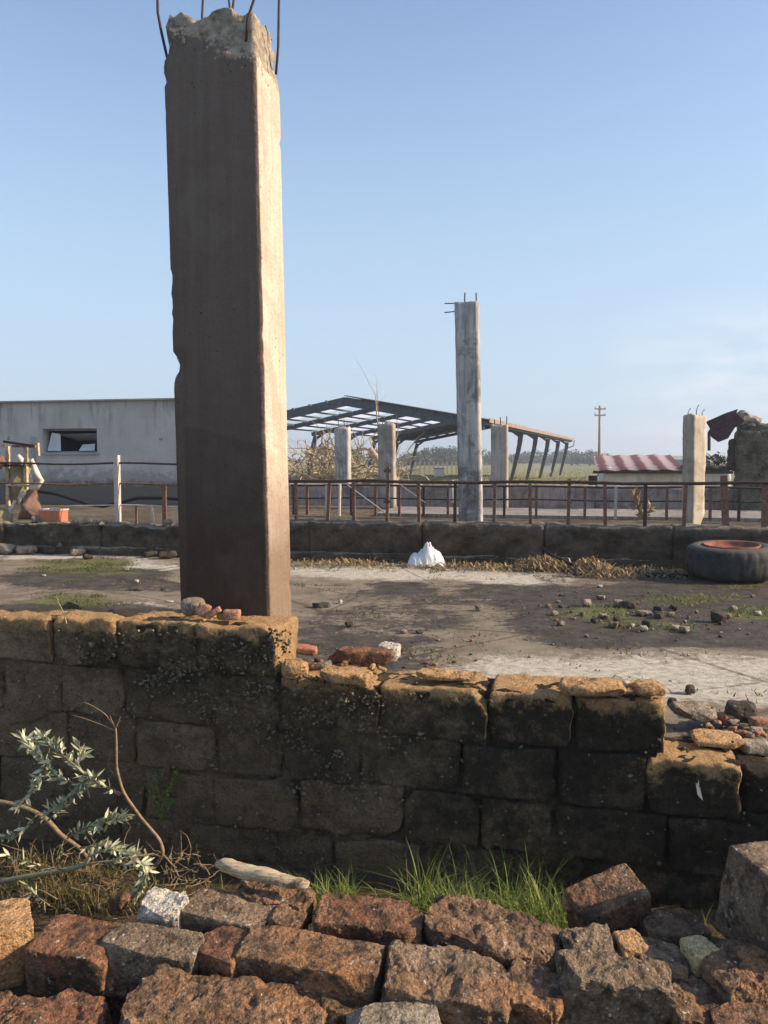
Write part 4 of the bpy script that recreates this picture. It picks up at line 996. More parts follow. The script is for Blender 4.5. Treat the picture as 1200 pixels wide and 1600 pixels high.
for pts, r, lab in ((((44, 728), (50, 719), (58, 740), (64, 750), (56, 762), (48, 760)), .045, 'bent white plastic strip dangling right of the frame'), (((28, 712), (34, 718), (33, 726)), .05, 'short white rag knotted at the top of the frame'),
                    (((38, 770), (30, 778), (34, 792)), .045, 'white rag hanging low in front of the sack'), (((24, 782), (18, 795), (14, 812)), .04, 'long white rag trailing down to the kerb'), (((52, 736), (48, 748), (50, 762)), .04, 'white crumpled strip between the frame uprights')):
    mb = MB(); mb.tube([tj(x, y, 7.72) for x, y in pts], [r * random.uniform(.6, 1.2) for _ in pts], 6, jit=.3); o = mb.build('rag', M['rag'], smooth=True); tag(o, lab, 'rag')
def crate():
    c = tj(84, 818, 7.62); c[2] = .47; ax = np.array((DS, NT, (0, 0, 1))); root = empty('plastic_crate', c, 'small orange crate with pale rim sitting on the kerb', 'crate')
    m = plain('orange_plastic', (.52, .16, .08), .55, 0, c2=(.4, .13, .07), sc_=8)
    w, d, h = .34, .26, .2; mb = MB()
    for cc, dd in (((0, -d / 2, h / 2), (w, .02, h)), ((0, d / 2, h / 2), (w, .02, h)), ((-w / 2 + .01, 0, h / 2), (.02, d - .02, h)), ((w / 2 - .01, 0, h / 2), (.02, d - .02, h)), ((0, 0, .012), (w - .04, d - .02, .02))):
        mb.box(c + np.array(cc) @ ax, dd, ax)
    mb.build('body', m, root); mb = MB()
    for cc, dd in (((0, -d / 2, h + .012), (w + .03, .035, .024)), ((0, d / 2, h + .012), (w + .03, .035, .024)), ((w / 2, 0, h + .012), (.035, d - .035, .024)), ((-w / 2, 0, h + .012), (.035, d - .035, .024))): mb.box(c + np.array(cc) @ ax, dd, ax)
    mb.build('rim', M['paint_pale'], root)
crate()
# stones on the left kerb and against its foot
rs = random.Random(12)
kst = [(138, 816, .17, 'rounded pale stone on the kerb right of the orange crate'), (153, 818, .1, 'small stone on the kerb beside the rounded pale one'), (118, 819, .12, 'flat stone right beside the orange crate'), (60, 822, .2, 'flat slab piece on the kerb under the brown tarp'), (262, 818, .15, 'stone on the kerb at the foot of the short red fence post'), (168, 822, .13, 'chip of stone at the kerb edge below the white fence post')]
for i, (px, py, w, lab) in enumerate(kst):
    p = PT(px, py, 7.5); p[2] = .47; stone('stone', p, (w, w * .7, w * .55), M['stone_pale'], lab, yaw=rs.uniform(0, 180), seed=200 + i, rnd=.03, rough=.012, chips=5, res=.02, depth=.3)
fst = [(8, 866, .28, .16, 'stone_pale', 'big rounded stone at the foot of the kerb, leftmost'), (42, 866, .30, .12, 'stone_pale', 'long flat stone at the foot of the kerb'), (68, 856, .14, .14, 'stone_pale', 'small upright stone leaning on the kerb'),
       (97, 864, .34, .15, 'stone_pale', 'tilted pale slab piece leaning on the kerb at left'), (80, 866, .2, .1, 'stone_dark', 'dark squat stone between two pale ones by the kerb'), (122, 868, .22, .1, 'stone_pale', 'pale flat stone at the right end of the kerb stones'),
       (235, 871, .2, .07, 'stone_dark', 'dark flat fragment near the kerb left of the big post'), (262, 873, .26, .09, 'stone_dark', 'wider dark slab piece beside the big post'), (137, 874, .14, .06, 'stone_dark', 'thin dark fragment lying on the pale strip of floor')]
for i, (px, py, w, h, mt, lab) in enumerate(fst):
    p = PZ(px, py, .0); stone('stone', p, (w, w * .6, h), M[mt], lab, yaw=rs.uniform(-30, 30), ty=(-38 if 'tilted' in lab else rs.uniform(-8, 8)), seed=230 + i, rnd=.035, rough=.014, chips=6, res=.02, depth=.3)

# ------------------------------------------------------------ things lying on the slab
def tyre():
    c = PZ(1142, 904, 0); c[2] = 0; ro, ri, H = .545, .30, .40; n = 144
    root = empty('truck_tyre', c, 'big worn tyre with red rim lying flat on the yard floor', 'tyre')
    prof = [(ri + .01, .05), (ri + .03, .02), (ri + .10, .005), (ro - .09, .01), (ro - .035, .035), (ro - .005, .08), (ro, .13), (ro, H - .13), (ro - .005, H - .08), (ro - .035, H - .035), (ro - .09, H - .008), (ri + .10, H), (ri + .03, H - .018), (ri + .01, H - .05), (ri + .005, H - .1), (ri + .12, H - .12), (ri + .16, H / 2), (ri + .12, .12), (ri + .005, .1)]
    V_ = []; k = len(prof)
    for i in range(n):
        a_ = 2 * math.pi * i / n
        for j, (r, z) in enumerate(prof):
            if 4 <= j <= 9 and (i + (2 if j > 6 else 0)) % 6 < 2: r -= .009
            elif j in (2, 11) and i % 24 == 0: z += .004
            V_.append(c + (math.cos(a_) * r, math.sin(a_) * r, z))
    F_ = [(i * k + j, ((i + 1) % n) * k + j, ((i + 1) % n) * k + (j + 1) % k, i * k + (j + 1) % k) for i in range(n) for j in range(k)]
    m, t, b = nt('worn_tyre_rubber'); g = G(t); p = g.pos(); nx = g.nz()
    cc = g.mix(g.rng(g.noise(p, 6, 6, .7), .4, .62), (.016, .016, .015), (.046, .045, .040)); cc = g.mix(g.math('MULTIPLY', g.rng(nx[2], .6, .9), .5), cc, (.15, .13, .10))
    t.links.new(cc, b.inputs['Base Color']); b.inputs['Roughness'].default_value = .7; g.bump(b, g.noise(p, 40, 5, .7), .006)
    mk('tread', V_, F_, m, root)
    mr = plain('red_rim_paint', (.33, .10, .06), .75, 0, c2=(.13, .06, .04), sc_=9)
    prof = [(ri + .02, H - .03), (ri + .035, H + .002), (ri + .02, H + .008), (ri + .0, H - .01), (ri - .015, H - .03), (ri - .03, H - .045), (ri - .06, H - .055), (.11, H - .05), (.1, H - .09), (ri - .05, H - .12), (ri + .0, H - .1), (ri + .005, H - .06)]
    V_ = []; k = len(prof)
    for i in range(n):
        a_ = 2 * math.pi * i / n; V_ += [c + (math.cos(a_) * r, math.sin(a_) * r, z) for r, z in prof]
    F_ = [(i * k + j, ((i + 1) % n) * k + j, ((i + 1) % n) * k + (j + 1) % k, i * k + (j + 1) % k) for i in range(n) for j in range(k)]
    mk('rim', V_, F_, mr, root); root.rotation_euler = (R(2.5), R(-1.5), 0); root.location.z = .03
tyre()
def bag():
    c = PZ(666, 885, 0); rg = random.Random(3); root = None; mb = MB()
    n, mlt = 84, 26; V_ = [(0, 0, 0)]
    for j in range(1, mlt + 1):
        for i in range(n): a_ = 2 * math.pi * i / n; r_ = j / mlt; V_.append((math.cos(a_) * r_ * .29, math.sin(a_) * r_ * .16, r_))
    V_ = np.array(V_); rad = V_[:, 2].copy(); X, Y = V_[:, 0], V_[:, 1]
    gs = lambda cx, cy, sx, sy, h: h * np.clip(1 - (((X - cx) / sx) ** 2 + ((Y - cy) / sy) ** 2) / 2.6, 0, 1) ** .62
    Z = np.maximum.reduce([gs(.03, 0, .07, .12, .27), gs(.11, -.02, .10, .11, .19), gs(-.05, .02, .07, .11, .19), gs(-.17, -.02, .075, .10, .155), gs(.2, 0, .08, .08, .11), gs(-.1, -.08, .06, .06, .13), gs(.15, -.07, .05, .05, .14)])
    P_ = np.stack([X, Y, Z], 1); rdg = 1 - 2 * np.abs(fbm(P_ * np.array((24, 24, 11)) + 3, 3, 4, .6))
    P_[:, 2] = np.clip(Z * (1 + .30 * rdg) * (1 - rad ** 8), 0, 1) ; P_[:, 0] += .022 * fbm(P_ * 22, 3, 6) * (1 - rad ** 8); P_[:, 1] += .03 * rdg * (1 - rad ** 8)
    P_[:, :2] *= (1 + .12 * fbm(P_ * 9 + 40, 3, 8) * rad)[:, None]
    F_ = [(0, 1 + i, 1 + (i + 1) % n) for i in range(n)] + [(1 + j * n + i, 1 + (j + 1) * n + i, 1 + (j + 1) * n + (i + 1) % n, 1 + j * n + (i + 1) % n) for j in range(mlt - 1) for i in range(n)]
    F_.append(tuple(range(1 + (mlt - 1) * n, 1 + mlt * n))[::-1])
    o = mk('plastic_bag', P_ + c, F_, M['white_bag'], None, c, False); tag(o, 'crumpled white plastic bag on the floor against the kerb', 'bag')
bag()
def drygrass(cx, cy, w, n, seed, label, h=.16, mat=None):
    rg = random.Random(seed); mb = MB()
    for i in range(n):
        p = PZ(rg.gauss(cx, w), cy + rg.gauss(0, 3.5), 0); d = np.array([rg.gauss(0, 1), rg.gauss(0, .7), abs(rg.gauss(.15, .28))]); d /= np.linalg.norm(d)
        L_ = rg.uniform(.05, .2); u = np.cross(d, (0, 0, 1.)); u /= np.linalg.norm(u) + 1e-6; ww = rg.uniform(.004, .012)
        z0 = np.array((0, 0, rg.uniform(0, h) * math.exp(-((p[0] - PZ(cx, cy, 0)[0]) / .35) ** 2)))
        a_ = p + z0; m_ = a_ + d * L_ * .5 + (0, 0, .02); e = a_ + d * L_; e[2] = max(e[2] - .05, .003)
        mb.add([a_ - u * ww, a_ + u * ww, m_ + u * ww, m_ - u * ww, e], [(0, 1, 2, 3), (3, 2, 4)], rg.random())
    o = mb.build('dry_grass', mat or M['straw']); tag(o, label, 'dry grass', kind='stuff'); return o
M['straw'] = leafmat('straw', (.42, .30, .15), (.14, .095, .05), .1)
drygrass(850, 888, 25, 2300, 1, 'heap of dry straw and twigs in front of the kerb', .13)
drygrass(922, 893, 12, 1100, 2, 'smaller pale straw clump right of the bigger heap', .12)
drygrass(545, 882, 45, 500, 4, 'thin line of dead grass at the foot of the kerb', .03)
drygrass(740, 887, 60, 800, 5, 'dead leaves and grass strewn right of the white bag', .02)
drygrass(1000, 897, 55, 900, 6, 'dark twigs and grass littered left of the tyre', .03)
mb = MB(); mb.tube([PZ(846, 893, 0) + (0, .05, .33), PZ(862, 893, 0) + (0, .03, .22), PZ(885, 894, 0) + (0, 0, .14), PZ(905, 894, 0) + (0, 0, .05), PZ(950, 896, 0) + (0, 0, .03), PZ(985, 898, 0) + (0, 0, .02), PZ(1030, 901, 0) + (0, 0, .025), PZ(1075, 903, 0) + (0, 0, .02)], [.012, .018, .024, .026, .028, .028, .028, .024], 7)
o = mb.build('branch', M['black'], smooth=True); tag(o, 'long black branch lying from the straw heap towards the tyre', 'branch')
for (px, py, w, d, h, mt, lab, sd) in (
        (504, 950, .20, .09, .045, 'stone_dark', 'flat black lump with a white bit beside it, right of the big post', 1), (532, 944, .045, .04, .05, 'lime', 'small white chip at the end of the flat black lump', 2),
        (545, 979, .07, .05, .045, 'stone_dark', 'small black chunk alone on the floor behind the terracotta pieces', 3), (748, 954, .07, .06, .05, 'stone_pale', 'small cube like stone alone in the middle of the floor', 4),
        (630, 989, .06, .05, .025, 'stone_pale', 'small pale chip behind the middle of the wall', 5), (655, 990, .07, .04, .02, 'stone_dark', 'small dark chip right of the pale chip behind the wall', 6),
        (916, 947, .10, .07, .07, 'stone_pale', 'angular pale stone above the round moss patch', 7), (966, 948, .10, .08, .06, 'stone_pale', 'pale stone touching a darker one in the rubble scatter', 8), (984, 950, .13, .08, .06, 'stone_dark', 'dark rounded stone touching the pale one in the scatter', 9),
        (1006, 962, .14, .1, .04, 'stone_pale', 'flat pale plate in the middle of the rubble scatter', 10), (958, 981, .08, .06, .05, 'stone_pale', 'small pale stone at the lower left of the scatter', 11), (1005, 986, .08, .06, .04, 'lime', 'whitish chip at the lower edge of the scatter', 12),
        (1122, 972, .13, .1, .09, 'stone_dark', 'pointed dark stone standing out near the right moss patch', 13), (1185, 961, .06, .05, .04, 'lime', 'bright white pebble on the right moss patch', 14), (1055, 984, .07, .06, .04, 'stone_pale', 'pebble between the scatter and the pointed dark stone', 15),
        (938, 936, .09, .06, .035, 'stone_pale', 'small pale chip behind the angular stone', 16), (876, 978, .07, .05, .04, 'stone_pale', 'lone pebble left of the scatter on the dark patch', 17), (880, 931, .12, .06, .02, 'stone_dark', 'thin dark flake on the floor left of the scatter', 18),
        (937, 918, .07, .05, .03, 'lime', 'small whitish chip between the straw heap and the scatter', 19), (1175, 908, .18, .1, .04, 'stone_pale', 'flat pale slab piece at the right front of the tyre', 20), (1185, 900, .1, .08, .05, 'stone_pale', 'small pale lump leaning at the right of the tyre', 21),
        (197, 892, .07, .06, .05, 'stone_pale', 'pale stone at the right end of the far moss patch', 22), (212, 923, .17, .05, .025, 'stone_dark', 'dark flake with a light edge right of the near moss patch', 23), (120, 955, .07, .05, .04, 'stone_pale', 'pale stone at the near edge of the near moss patch', 24), (68, 901, .06, .05, .03, 'stone_pale', 'tiny pale stone at the front of the far moss patch', 25),
        (265, 941, .1, .04, .015, 'lime', 'thin whitish flake left of the big post', 26), (213, 911, .05, .04, .04, 'lime', 'tiny white pebble between the two moss patches', 27), (255, 922, .06, .04, .015, 'stone_dark', 'tiny dark flake left of the big post', 28)):
    stone('stone', PZ(px, py, 0), (w, d, h), M[mt], lab, yaw=(sd * 47) % 50 - 25, seed=400 + sd, rnd=.012, rough=.006, chips=6, res=.012, depth=.3)
rs = random.Random(77)
for i in range(60):
    if i < 46: px, py = rs.gauss(990, 75), rs.gauss(966, 15)
    else: px, py = rs.uniform(840, 1200), rs.uniform(925, 1000)
    w = rs.uniform(.012, .045) ; q = PZ(px, py, 0)
    stone('pebble', q, (w, w * .75, w * .6), M[rs.choice(('stone_pale', 'stone_dark', 'stone_pale', 'tuff_grey'))], 'small pebble among the loose scatter on the dark right part of the floor', 'pebble', 'pebbles scattered on the dark part of the floor', yaw=rs.uniform(0, 180), seed=500 + i % 9, rnd=.006, rough=.003, chips=4, res=.012, depth=.3)
for i in range(26):
    px, py = rs.gauss(1010, 85), rs.gauss(966, 14); w = rs.uniform(.03, .085)
    stone('stone', PZ(px, py, 0), (w, w * .75, w * .6), M[rs.choice(('stone_dark', 'stone_dark', 'stone_pale', 'tuff_grey'))], 'egg sized stone in the dense scatter on the mossy right part of the floor', 'stone', 'egg sized stones of the scatter', yaw=rs.uniform(0, 180), seed=540 + i % 9, rnd=.008, rough=.006, chips=6, res=.014, depth=.3)
for i in range(26):
    px, py = rs.uniform(560, 760), rs.uniform(1000, 1048)
    w = rs.uniform(.015, .04); q = PZ(px, py, 0)
    stone('brick_crumb', q, (w, w * .75, w * .5), M[rs.choice(('brick', 'tuff_red', 'stone_dark'))], 'reddish crumb littering the floor just behind the middle of the wall', 'pebble', 'reddish crumbs behind the wall', yaw=rs.uniform(0, 180), seed=520 + i % 7, rnd=.006, rough=.003, chips=4, res=.01, depth=.3)

dmask = dark.reshape(ntt, ns); mmask = moss.reshape(ntt, ns)
rs = random.Random(31); mb = MB(); tf = MB()
while mb.n < 6 * 2600:
    s_, u_ = rs.uniform(-7.5, 6), rs.random(); t_2 = TA + (TB - TA) * u_ ** .8
    i, j = int((s_ - SA) / (SB - SA) * (ns - 1)), int(((t_2 - TA) / (TB - TA)) ** (1 / 1.15) * (ntt - 1))
    k = dmask[j, i] * .5 + mmask[j, i] * .3 + (.9 if t_2 > 7.15 else 0) + .03 + .3 * (t_2 < .6)
    if rs.random() > k * (1.5 if s_ > 1.2 and t_2 < 5.5 else 1): continue
    r_ = rs.uniform(.003, .011) * (1.8 if rs.random() < .06 else 1)
    mb.add(S(s_, t_2, r_ * .3) + (oc * (r_ * rs.uniform(.6, 1.8), r_, r_ * .55)) @ np.array(Euler((0, 0, rs.uniform(0, 3))).to_matrix()), of, rs.random())
o = mb.build('dirt_crumbs', leafmat('dirt_crumb', (.05, .04, .03), (.24, .20, .15), 0.), None, (0, 6, 0)); tag(o, 'fine crumbs of dirt and grit lying over the yard floor', 'dirt', kind='stuff')
ra = np.random.RandomState(5); sa_ = ra.uniform(-7.5, 6, 260000); ta_ = TA + (TB - TA) * ra.uniform(0, 1, 260000) ** .8
ii = ((sa_ - SA) / (SB - SA) * (ns - 1)).astype(int); jj = (((ta_ - TA) / (TB - TA)) ** (1 / 1.15) * (ntt - 1)).astype(int)
keep = ra.uniform(0, 1, 260000) < (mmask[jj, ii] - .35) * 1.6 * (fbm(np.stack([sa_ * 3, ta_ * 3, sa_ * 0], 1), 3, 3) * 1.6 + .35)
for s_, t_2 in list(zip(sa_[keep], ta_[keep]))[:6000]:
    b = S(s_, t_2, 0); h = rs.uniform(.008, .035); dr = np.array((rs.gauss(0, 1), rs.gauss(0, 1), 0)) * h * .7; w = h * .22
    tf.add([b + (-w, 0, 0), b + (w, 0, 0), b + dr + (0, 0, h)], [(0, 1, 2)], rs.random())
o = tf.build('moss_tufts', leafmat('moss_tuft', (.07, .09, .02), (.26, .27, .08), .3), None, (0, 6, 0)); tag(o, 'short moss and grass sprouting in green patches on the yard floor', 'moss', kind='stuff')

# ------------------------------------------------------------ debris lying on the wall
def onwall(px, py, z):            # point on the wall top under that line of sight
    return PZ(px, py, z)
zt1, zt2, zt3 = z1, z1 - CH, z1 - 2 * CH
for (px, py, z, dim, mt, lab, kw) in (
        (303, 962, zt1, (.12, .1, .09), 'stone_pale', 'rounded grey stone on the wall at the foot of the big post', dict(lump=.5)),
        (318, 966, zt1, (.07, .03, .07), 'brick', 'pink shard standing beside the rounded grey stone', dict(ty=25)),
        (333, 967, zt1, (.09, .03, .035), 'brick', 'slanting brick shard at the foot of the big post', dict(ty=-30)),
        (347, 968, zt1, (.05, .04, .03), 'tuff_orange', 'small orange crumb among the shards on the wall', {}),
        (362, 968, zt1, (.09, .07, .05), 'brick', 'dark red hollow brick piece against the big post', {}),
        (328, 965, zt1, (.03, .02, .04), 'lime', 'tiny white chip between the brick shards on the wall', {}),
        (478, 1022, zt2, (.13, .12, .04), 'brick', 'flat terracotta tile piece right of the wall step', dict(ty=4)),
        (565, 1036, zt2, (.36, .13, .075), 'tuff_red', 'long reddish brick with whitish mortar end lying on the wall', dict(yaw=-6)),
        (608, 1030, zt2 + .0, (.12, .15, .08), 'lime', 'crumbly whitish mortar lump at the end of the long brick', dict(yaw=-6)),
        (506, 1046, zt2, (.09, .06, .035), 'stone_pale', 'small pale wedge stone in front of the long brick', dict(ty=-14)),
        (462, 1058, zt2 - .01, (.13, .14, .09), 'tuff_orange', 'orange yellow tuff lump in the corner of the wall step', dict(lump=.3)),
        (540, 1066, zt2, (.26, .16, .05), 'tuff_orange', 'flat orange slab piece on the wall left of the middle', dict(ty=3, yaw=-10, rough=.004)),
        (700, 1060, zt2, (.32, .16, .025), 'tuff_orange', 'long low orange slab lying along the middle wall top', dict(yaw=-12)),
        (925, 1084, zt2, (.30, .20, .05), 'tuff_orange', 'humped orange block on the wall left of its right step', dict(lump=.25, yaw=-12)),
        (1010, 1084, zt2, (.14, .18, .05), 'tuff_orange', 'orange lump at the very end of the middle wall top', dict(lump=.3)),
        (978, 1076, zt2, (.045, .04, .035), 'lime', 'small white chip on top of the wall near its right step', {}),
        (1078, 1084, 0., (.055, .05, .05), 'stone_dark', 'small dark pointed stone behind the right wall step', {}),
        (1084, 1122, .06, (.24, .16, .05), 'stone_pale', 'flat greenish slab stone leaning over the lower wall step', dict(tx=8, ty=6)),
        (1155, 1128, .02, (.16, .12, .11), 'stone_dark', 'big dark brown lump on the rubble at right', dict(lump=.3)),
        (1133, 1130, .02, (.08, .08, .05), 'brick', 'pinkish brick piece left of the big dark lump', {}),
        (1190, 1140, .02, (.11, .08, .06), 'brick', 'red and white brick fragment at the right edge of the wall rubble', {}),
        (1050, 1105, zt3 + .02, (.05, .05, .05), 'stone_dark', 'small dark stone in the corner of the right wall step', {}),
        (1120, 1160, zt3, (.24, .2, .03), 'tuff_orange', 'thin orange slab lying on the lower wall step', dict(yaw=-12)),
        (1180, 1176, .01, (.14, .1, .05), 'stone_pale', 'pale flat lump on the floor edge at the far right', {})):
    a_ = dict(rnd=.014, rough=.006, chips=6, res=.011, depth=.25, seed=600 + px); a_.update(kw)
    if mt == 'brick': a_.update(chips=2, rnd=.005, rough=.003)
    stone('rubble_piece', onwall(px, py, z), dim, M[mt], lab, 'rubble', **a_)
rs = random.Random(5)
for i in range(46):
    if i < 30: px, py, z, mm_ = rs.uniform(1085, 1200), 0, 0.03, ('brick', 'tuff_red', 'stone_pale', 'tuff_orange'); py = 1120 + (px - 1085) * .32 + rs.uniform(-12, 14)
    else: px, py, z, mm_ = rs.uniform(470, 600), rs.uniform(1034, 1050), zt2, ('brick', 'tuff_red', 'tuff_orange')
    w = rs.uniform(.025, .07)
    stone('brick_shard', onwall(px, py, z), (w, w * .6, w * .4), M[rs.choice(mm_)], ('broken brick shard in the loose rubble at the right end of the wall' if i < 30 else 'brick crumb beside the long brick on the wall'), 'rubble', ('shards at the right end of the wall' if i < 30 else 'crumbs around the long brick'), yaw=rs.uniform(0, 180), ty=rs.uniform(-25, 25), seed=640 + i % 11, rnd=.006, rough=.003, chips=5, res=.012, depth=.3)
# pale leaf stuck on the wall
mb = MB(); c = PT(1092, 1237, -.03); mb.add([c + (-.016, 0, .045), c + (.004, -.004, .02), c + (.016, -.01, -.04), c + (-.008, -.006, -.012)], [(0, 1, 2, 3)], .2); mb.add([c + (-.005, -.006, .06), c + (-.012, -.004, .03), c + (.0, -.004, .03)], [(0, 1, 2)])
o = mb.build('dry_leaf', M['paint_pale']); tag(o, 'pale dry leaf stuck to the dark wall at right', 'leaf')

# ------------------------------------------------------------ foreground rubble blocks
def PP(px, py, dz=0.):           # on the sloping surface of the heap (block tops)
    d = ray(px, py); # EYE + k dz = pile_z(k dy) + dz
    k = (-.75 + dz - EYE) / (d[2] - .20 * d[1]); return EYEV + d * k
blocks = [  # pxL, pxR, py of top-face centre, depth, height, yaw, tx, ty, lift, material, kw, label
    (-40, 46, 1432, .22, .20, 28, 0, 4, .04, 'tuff_orange', {}, 'orange lit tuff block cut by the left edge of the picture'),
    (60, 186, 1462, .20, .17, -10, 6, 3, .0, 'tuff_red', {}, 'dark red tuff block at left behind the reddish corner block'),
    (222, 290, 1408, .13, .12, -8, 10, 0, .02, 'lime', dict(rough=.014), 'whitish lime lump, the palest block of the heap'),
    (290, 432, 1416, .17, .16, -14, 6, 4, .0, 'tuff_grey', {}, 'grey brown block right beside the whitish lump'),
    (425, 478, 1430, .12, .15, -10, 6, 6, .0, 'tuff_brown', dict(chips=7), 'small broken block between the grey brown and the flat reddish block'),
    (160, 318, 1468, .15, .19, -12, 4, 1, .01, 'tuff_grey', {}, 'long block with a whitish grainy top, left of the heap middle'),
    (304, 392, 1470, .17, .17, -28, 6, -4, .015, 'tuff_red', dict(chips=7), 'broken block with a bright orange right end'),
    (495, 662, 1424, .17, .15, -6, 8, 2, .01, 'tuff_red', dict(rough=.007, chips=3), 'flat topped reddish block in the back row of the heap'),
    (375, 598, 1484, .18, .19, -13, 6, 3, .035, 'tuff_brown', dict(chips=3), 'large squared block with a sunlit orange end, heap centre'),
    (200, 515, 1572, .27, .24, -6, 8, 6, .01, 'tuff_brown', dict(rough=.03, lump=.22, chips=8), 'biggest jagged rock at the bottom left of the heap'),
    (-40, 160, 1584, .20, .20, 6, 2, 3, .0, 'tuff_red', dict(rough=.02, chips=6), 'reddish rough block in the bottom left corner'),
    (600, 800, 1522, .22, .22, -8, 12, 5, .02, 'tuff_grey', dict(rough=.026, lump=.25, chips=7), 'big grey crumbly lump at the bottom middle'),
    (668, 880, 1446, .22, .15, -18, 14, 8, .0, 'tuff_brown', dict(rough=.02, chips=7), 'long rough slab sloping behind the grey crumbly lump'),
    (884, 962, 1466, .14, .13, 6, 5, 0, .01, 'tuff_grey', dict(rough=.018, lump=.3), 'small knobbly grey lump in the right half of the heap'),
    (964, 1004, 1466, .10, .13, 10, 0, 0, .01, 'tuff_orange', dict(chips=7), 'small bright orange fragment right of the knobbly grey lump'),
    (872, 1050, 1514, .13, .22, -8, 6, 4, .03, 'tuff_grey', dict(rough=.014), 'square grey block with a dark front, bottom right'),
    (1098, 1215, 1498, .18, .20, 14, 5, -6, .03, 'tuff_brown', dict(lump=.25, rough=.018), 'rounded brown lump near the right edge'),
    (890, 1004, 1392, .17, .22, 14, 26, -16, -.04, 'tuff_brown', dict(chips=7), 'tilted brown block with a rough sunlit top poking out of the grass'),
    (548, 690, 1592, .16, .18, 12, 2, 4, .01, 'stone_pale', {}, 'smooth pale stone at the bottom edge, middle'),
    (1072, 1115, 1474, .09, .10, 20, 0, 0, .03, 'tuff_yellow', {}, 'small yellow stone left of the rounded brown lump'),
    (800, 880, 1540, .16, .16, -20, 10, 10, -.02, 'tuff_brown', dict(rough=.02, chips=6), 'brown broken piece between the crumbly lump and the square grey block'),
    (1045, 1130, 1560, .2, .2, 8, 4, 4, -.03, 'tuff_brown', dict(rough=.014), 'dark brown block sunk right of the square grey block'),
    (1120, 1240, 1600, .2, .2, -5, 4, 0, .0, 'tuff_red', {}, 'dark reddish block in the bottom right corner'),
    (370, 492, 1392, .12, .10, -10, 4, 4, .0, 'tuff_brown', dict(rough=.014, lump=.2), 'brown lump under the pale log'),
    (680, 740, 1492, .1, .12, 30, 10, 10, .0, 'tuff_red', dict(chips=7), 'small reddish wedge between the long slab and the crumbly lump'),
    (1000, 1072, 1490, .14, .14, -15, 5, 5, -.01, 'tuff_grey', dict(chips=6), 'shaded grey piece right of the orange fragment'),
    (100, 205, 1530, .16, .16, 12, 0, 0, -.16, 'tuff_brown', {}, 'shaded block sunk between the left blocks'),
    (500, 560, 1560, .12, .14, 12, 6, 10, -.04, 'tuff_brown', {}, 'small shaded wedge right of the biggest jagged rock'),
    (1002, 1098, 1440, .16, .14, 10, 5, 0, -.13, 'tuff_brown', {}, 'low shaded block behind the small yellow stone'),
]
for i, (xl, xr, py, d, h, yaw, tx, ty, lift, mt, kw, lab) in enumerate(blocks):
    d = d * 1.0; tx = tx * .5 + 2; c = PP((xl + xr) / 2, py, lift - .005); w = np.linalg.norm(PP(xr, py, lift) - PP(xl, py, lift))
    a_ = dict(rnd=.006, rough=.0045, chips=7, depth=.15, lump=0.); a_.update(kw); a_['rough'] = min(a_['rough'], .018); a_['lump'] *= .55
    p, F_ = rock((w, d, h), 700 + i, res=.0075, **a_)
    Rm = np.array(Euler((R(tx), R(ty), R(yaw)), 'XYZ').to_matrix()); p = (p - (0, 0, h / 2)) @ Rm.T
    o = mk('tuff_block', p + c, F_, M[mt], None, c + (0, 0, -h), smooth=False); tag(o, lab, 'rubble block')
# big concrete slab block at right
c = PY(1268, 1370, 2.75); p, F_ = rock((.40, .40, .34), 760, rnd=.008, rough=.005, chips=2, res=.011, depth=.12)
p = place(p - (0, 0, .15), c, 16, 6, 4); o = mk('concrete_block', p, F_, M['tuff_grey'], None, c + (0, 0, -.3)); tag(o, 'large grey concrete block jutting in at the right edge', 'concrete block')
rs = random.Random(21)
for i in range(34):
    px, py = rs.uniform(-10, 1210), rs.uniform(1395, 1600); w = rs.uniform(.03, .085)
    c = PP(px, py, -.14)
    p, F_ = rock((w, w * .8, w * .7), 780 + i % 13, rnd=.01, rough=.006, chips=6, res=.01, depth=.3)
    p = place(p, c, rs.uniform(0, 180), rs.uniform(-30, 30), rs.uniform(-30, 30)); o = mk('rubble_fragment', p, F_, M[rs.choice(('tuff_red', 'tuff_brown', 'tuff_grey', 'tuff_orange'))])
    tag(o, 'fist sized fragment filling a gap between the foreground rubble blocks', 'rubble', 'fragments filling the gaps of the heap')

# ------------------------------------------------------------ log, olive branches, plants
def low(px, py, t):  return PT(px, py, t)
mb = MB(); A, B = PP(338, 1350, .055), PP(482, 1384, .05)
n = 14; pts = [A + (B - A) * k / (n - 1) + (0, 0, .004 * math.sin(k * 1.1)) for k in range(n)]; random.seed(9)
mb.tube(pts, [.013, .024, .027, .028, .030, .027, .027, .029, .026, .024, .024, .021, .021, .012], 12, jit=.10)
o = mb.build('log', M['wood_grain'], smooth=True); tag(o, 'pale barkless log lying on the heap below the wall', 'log')

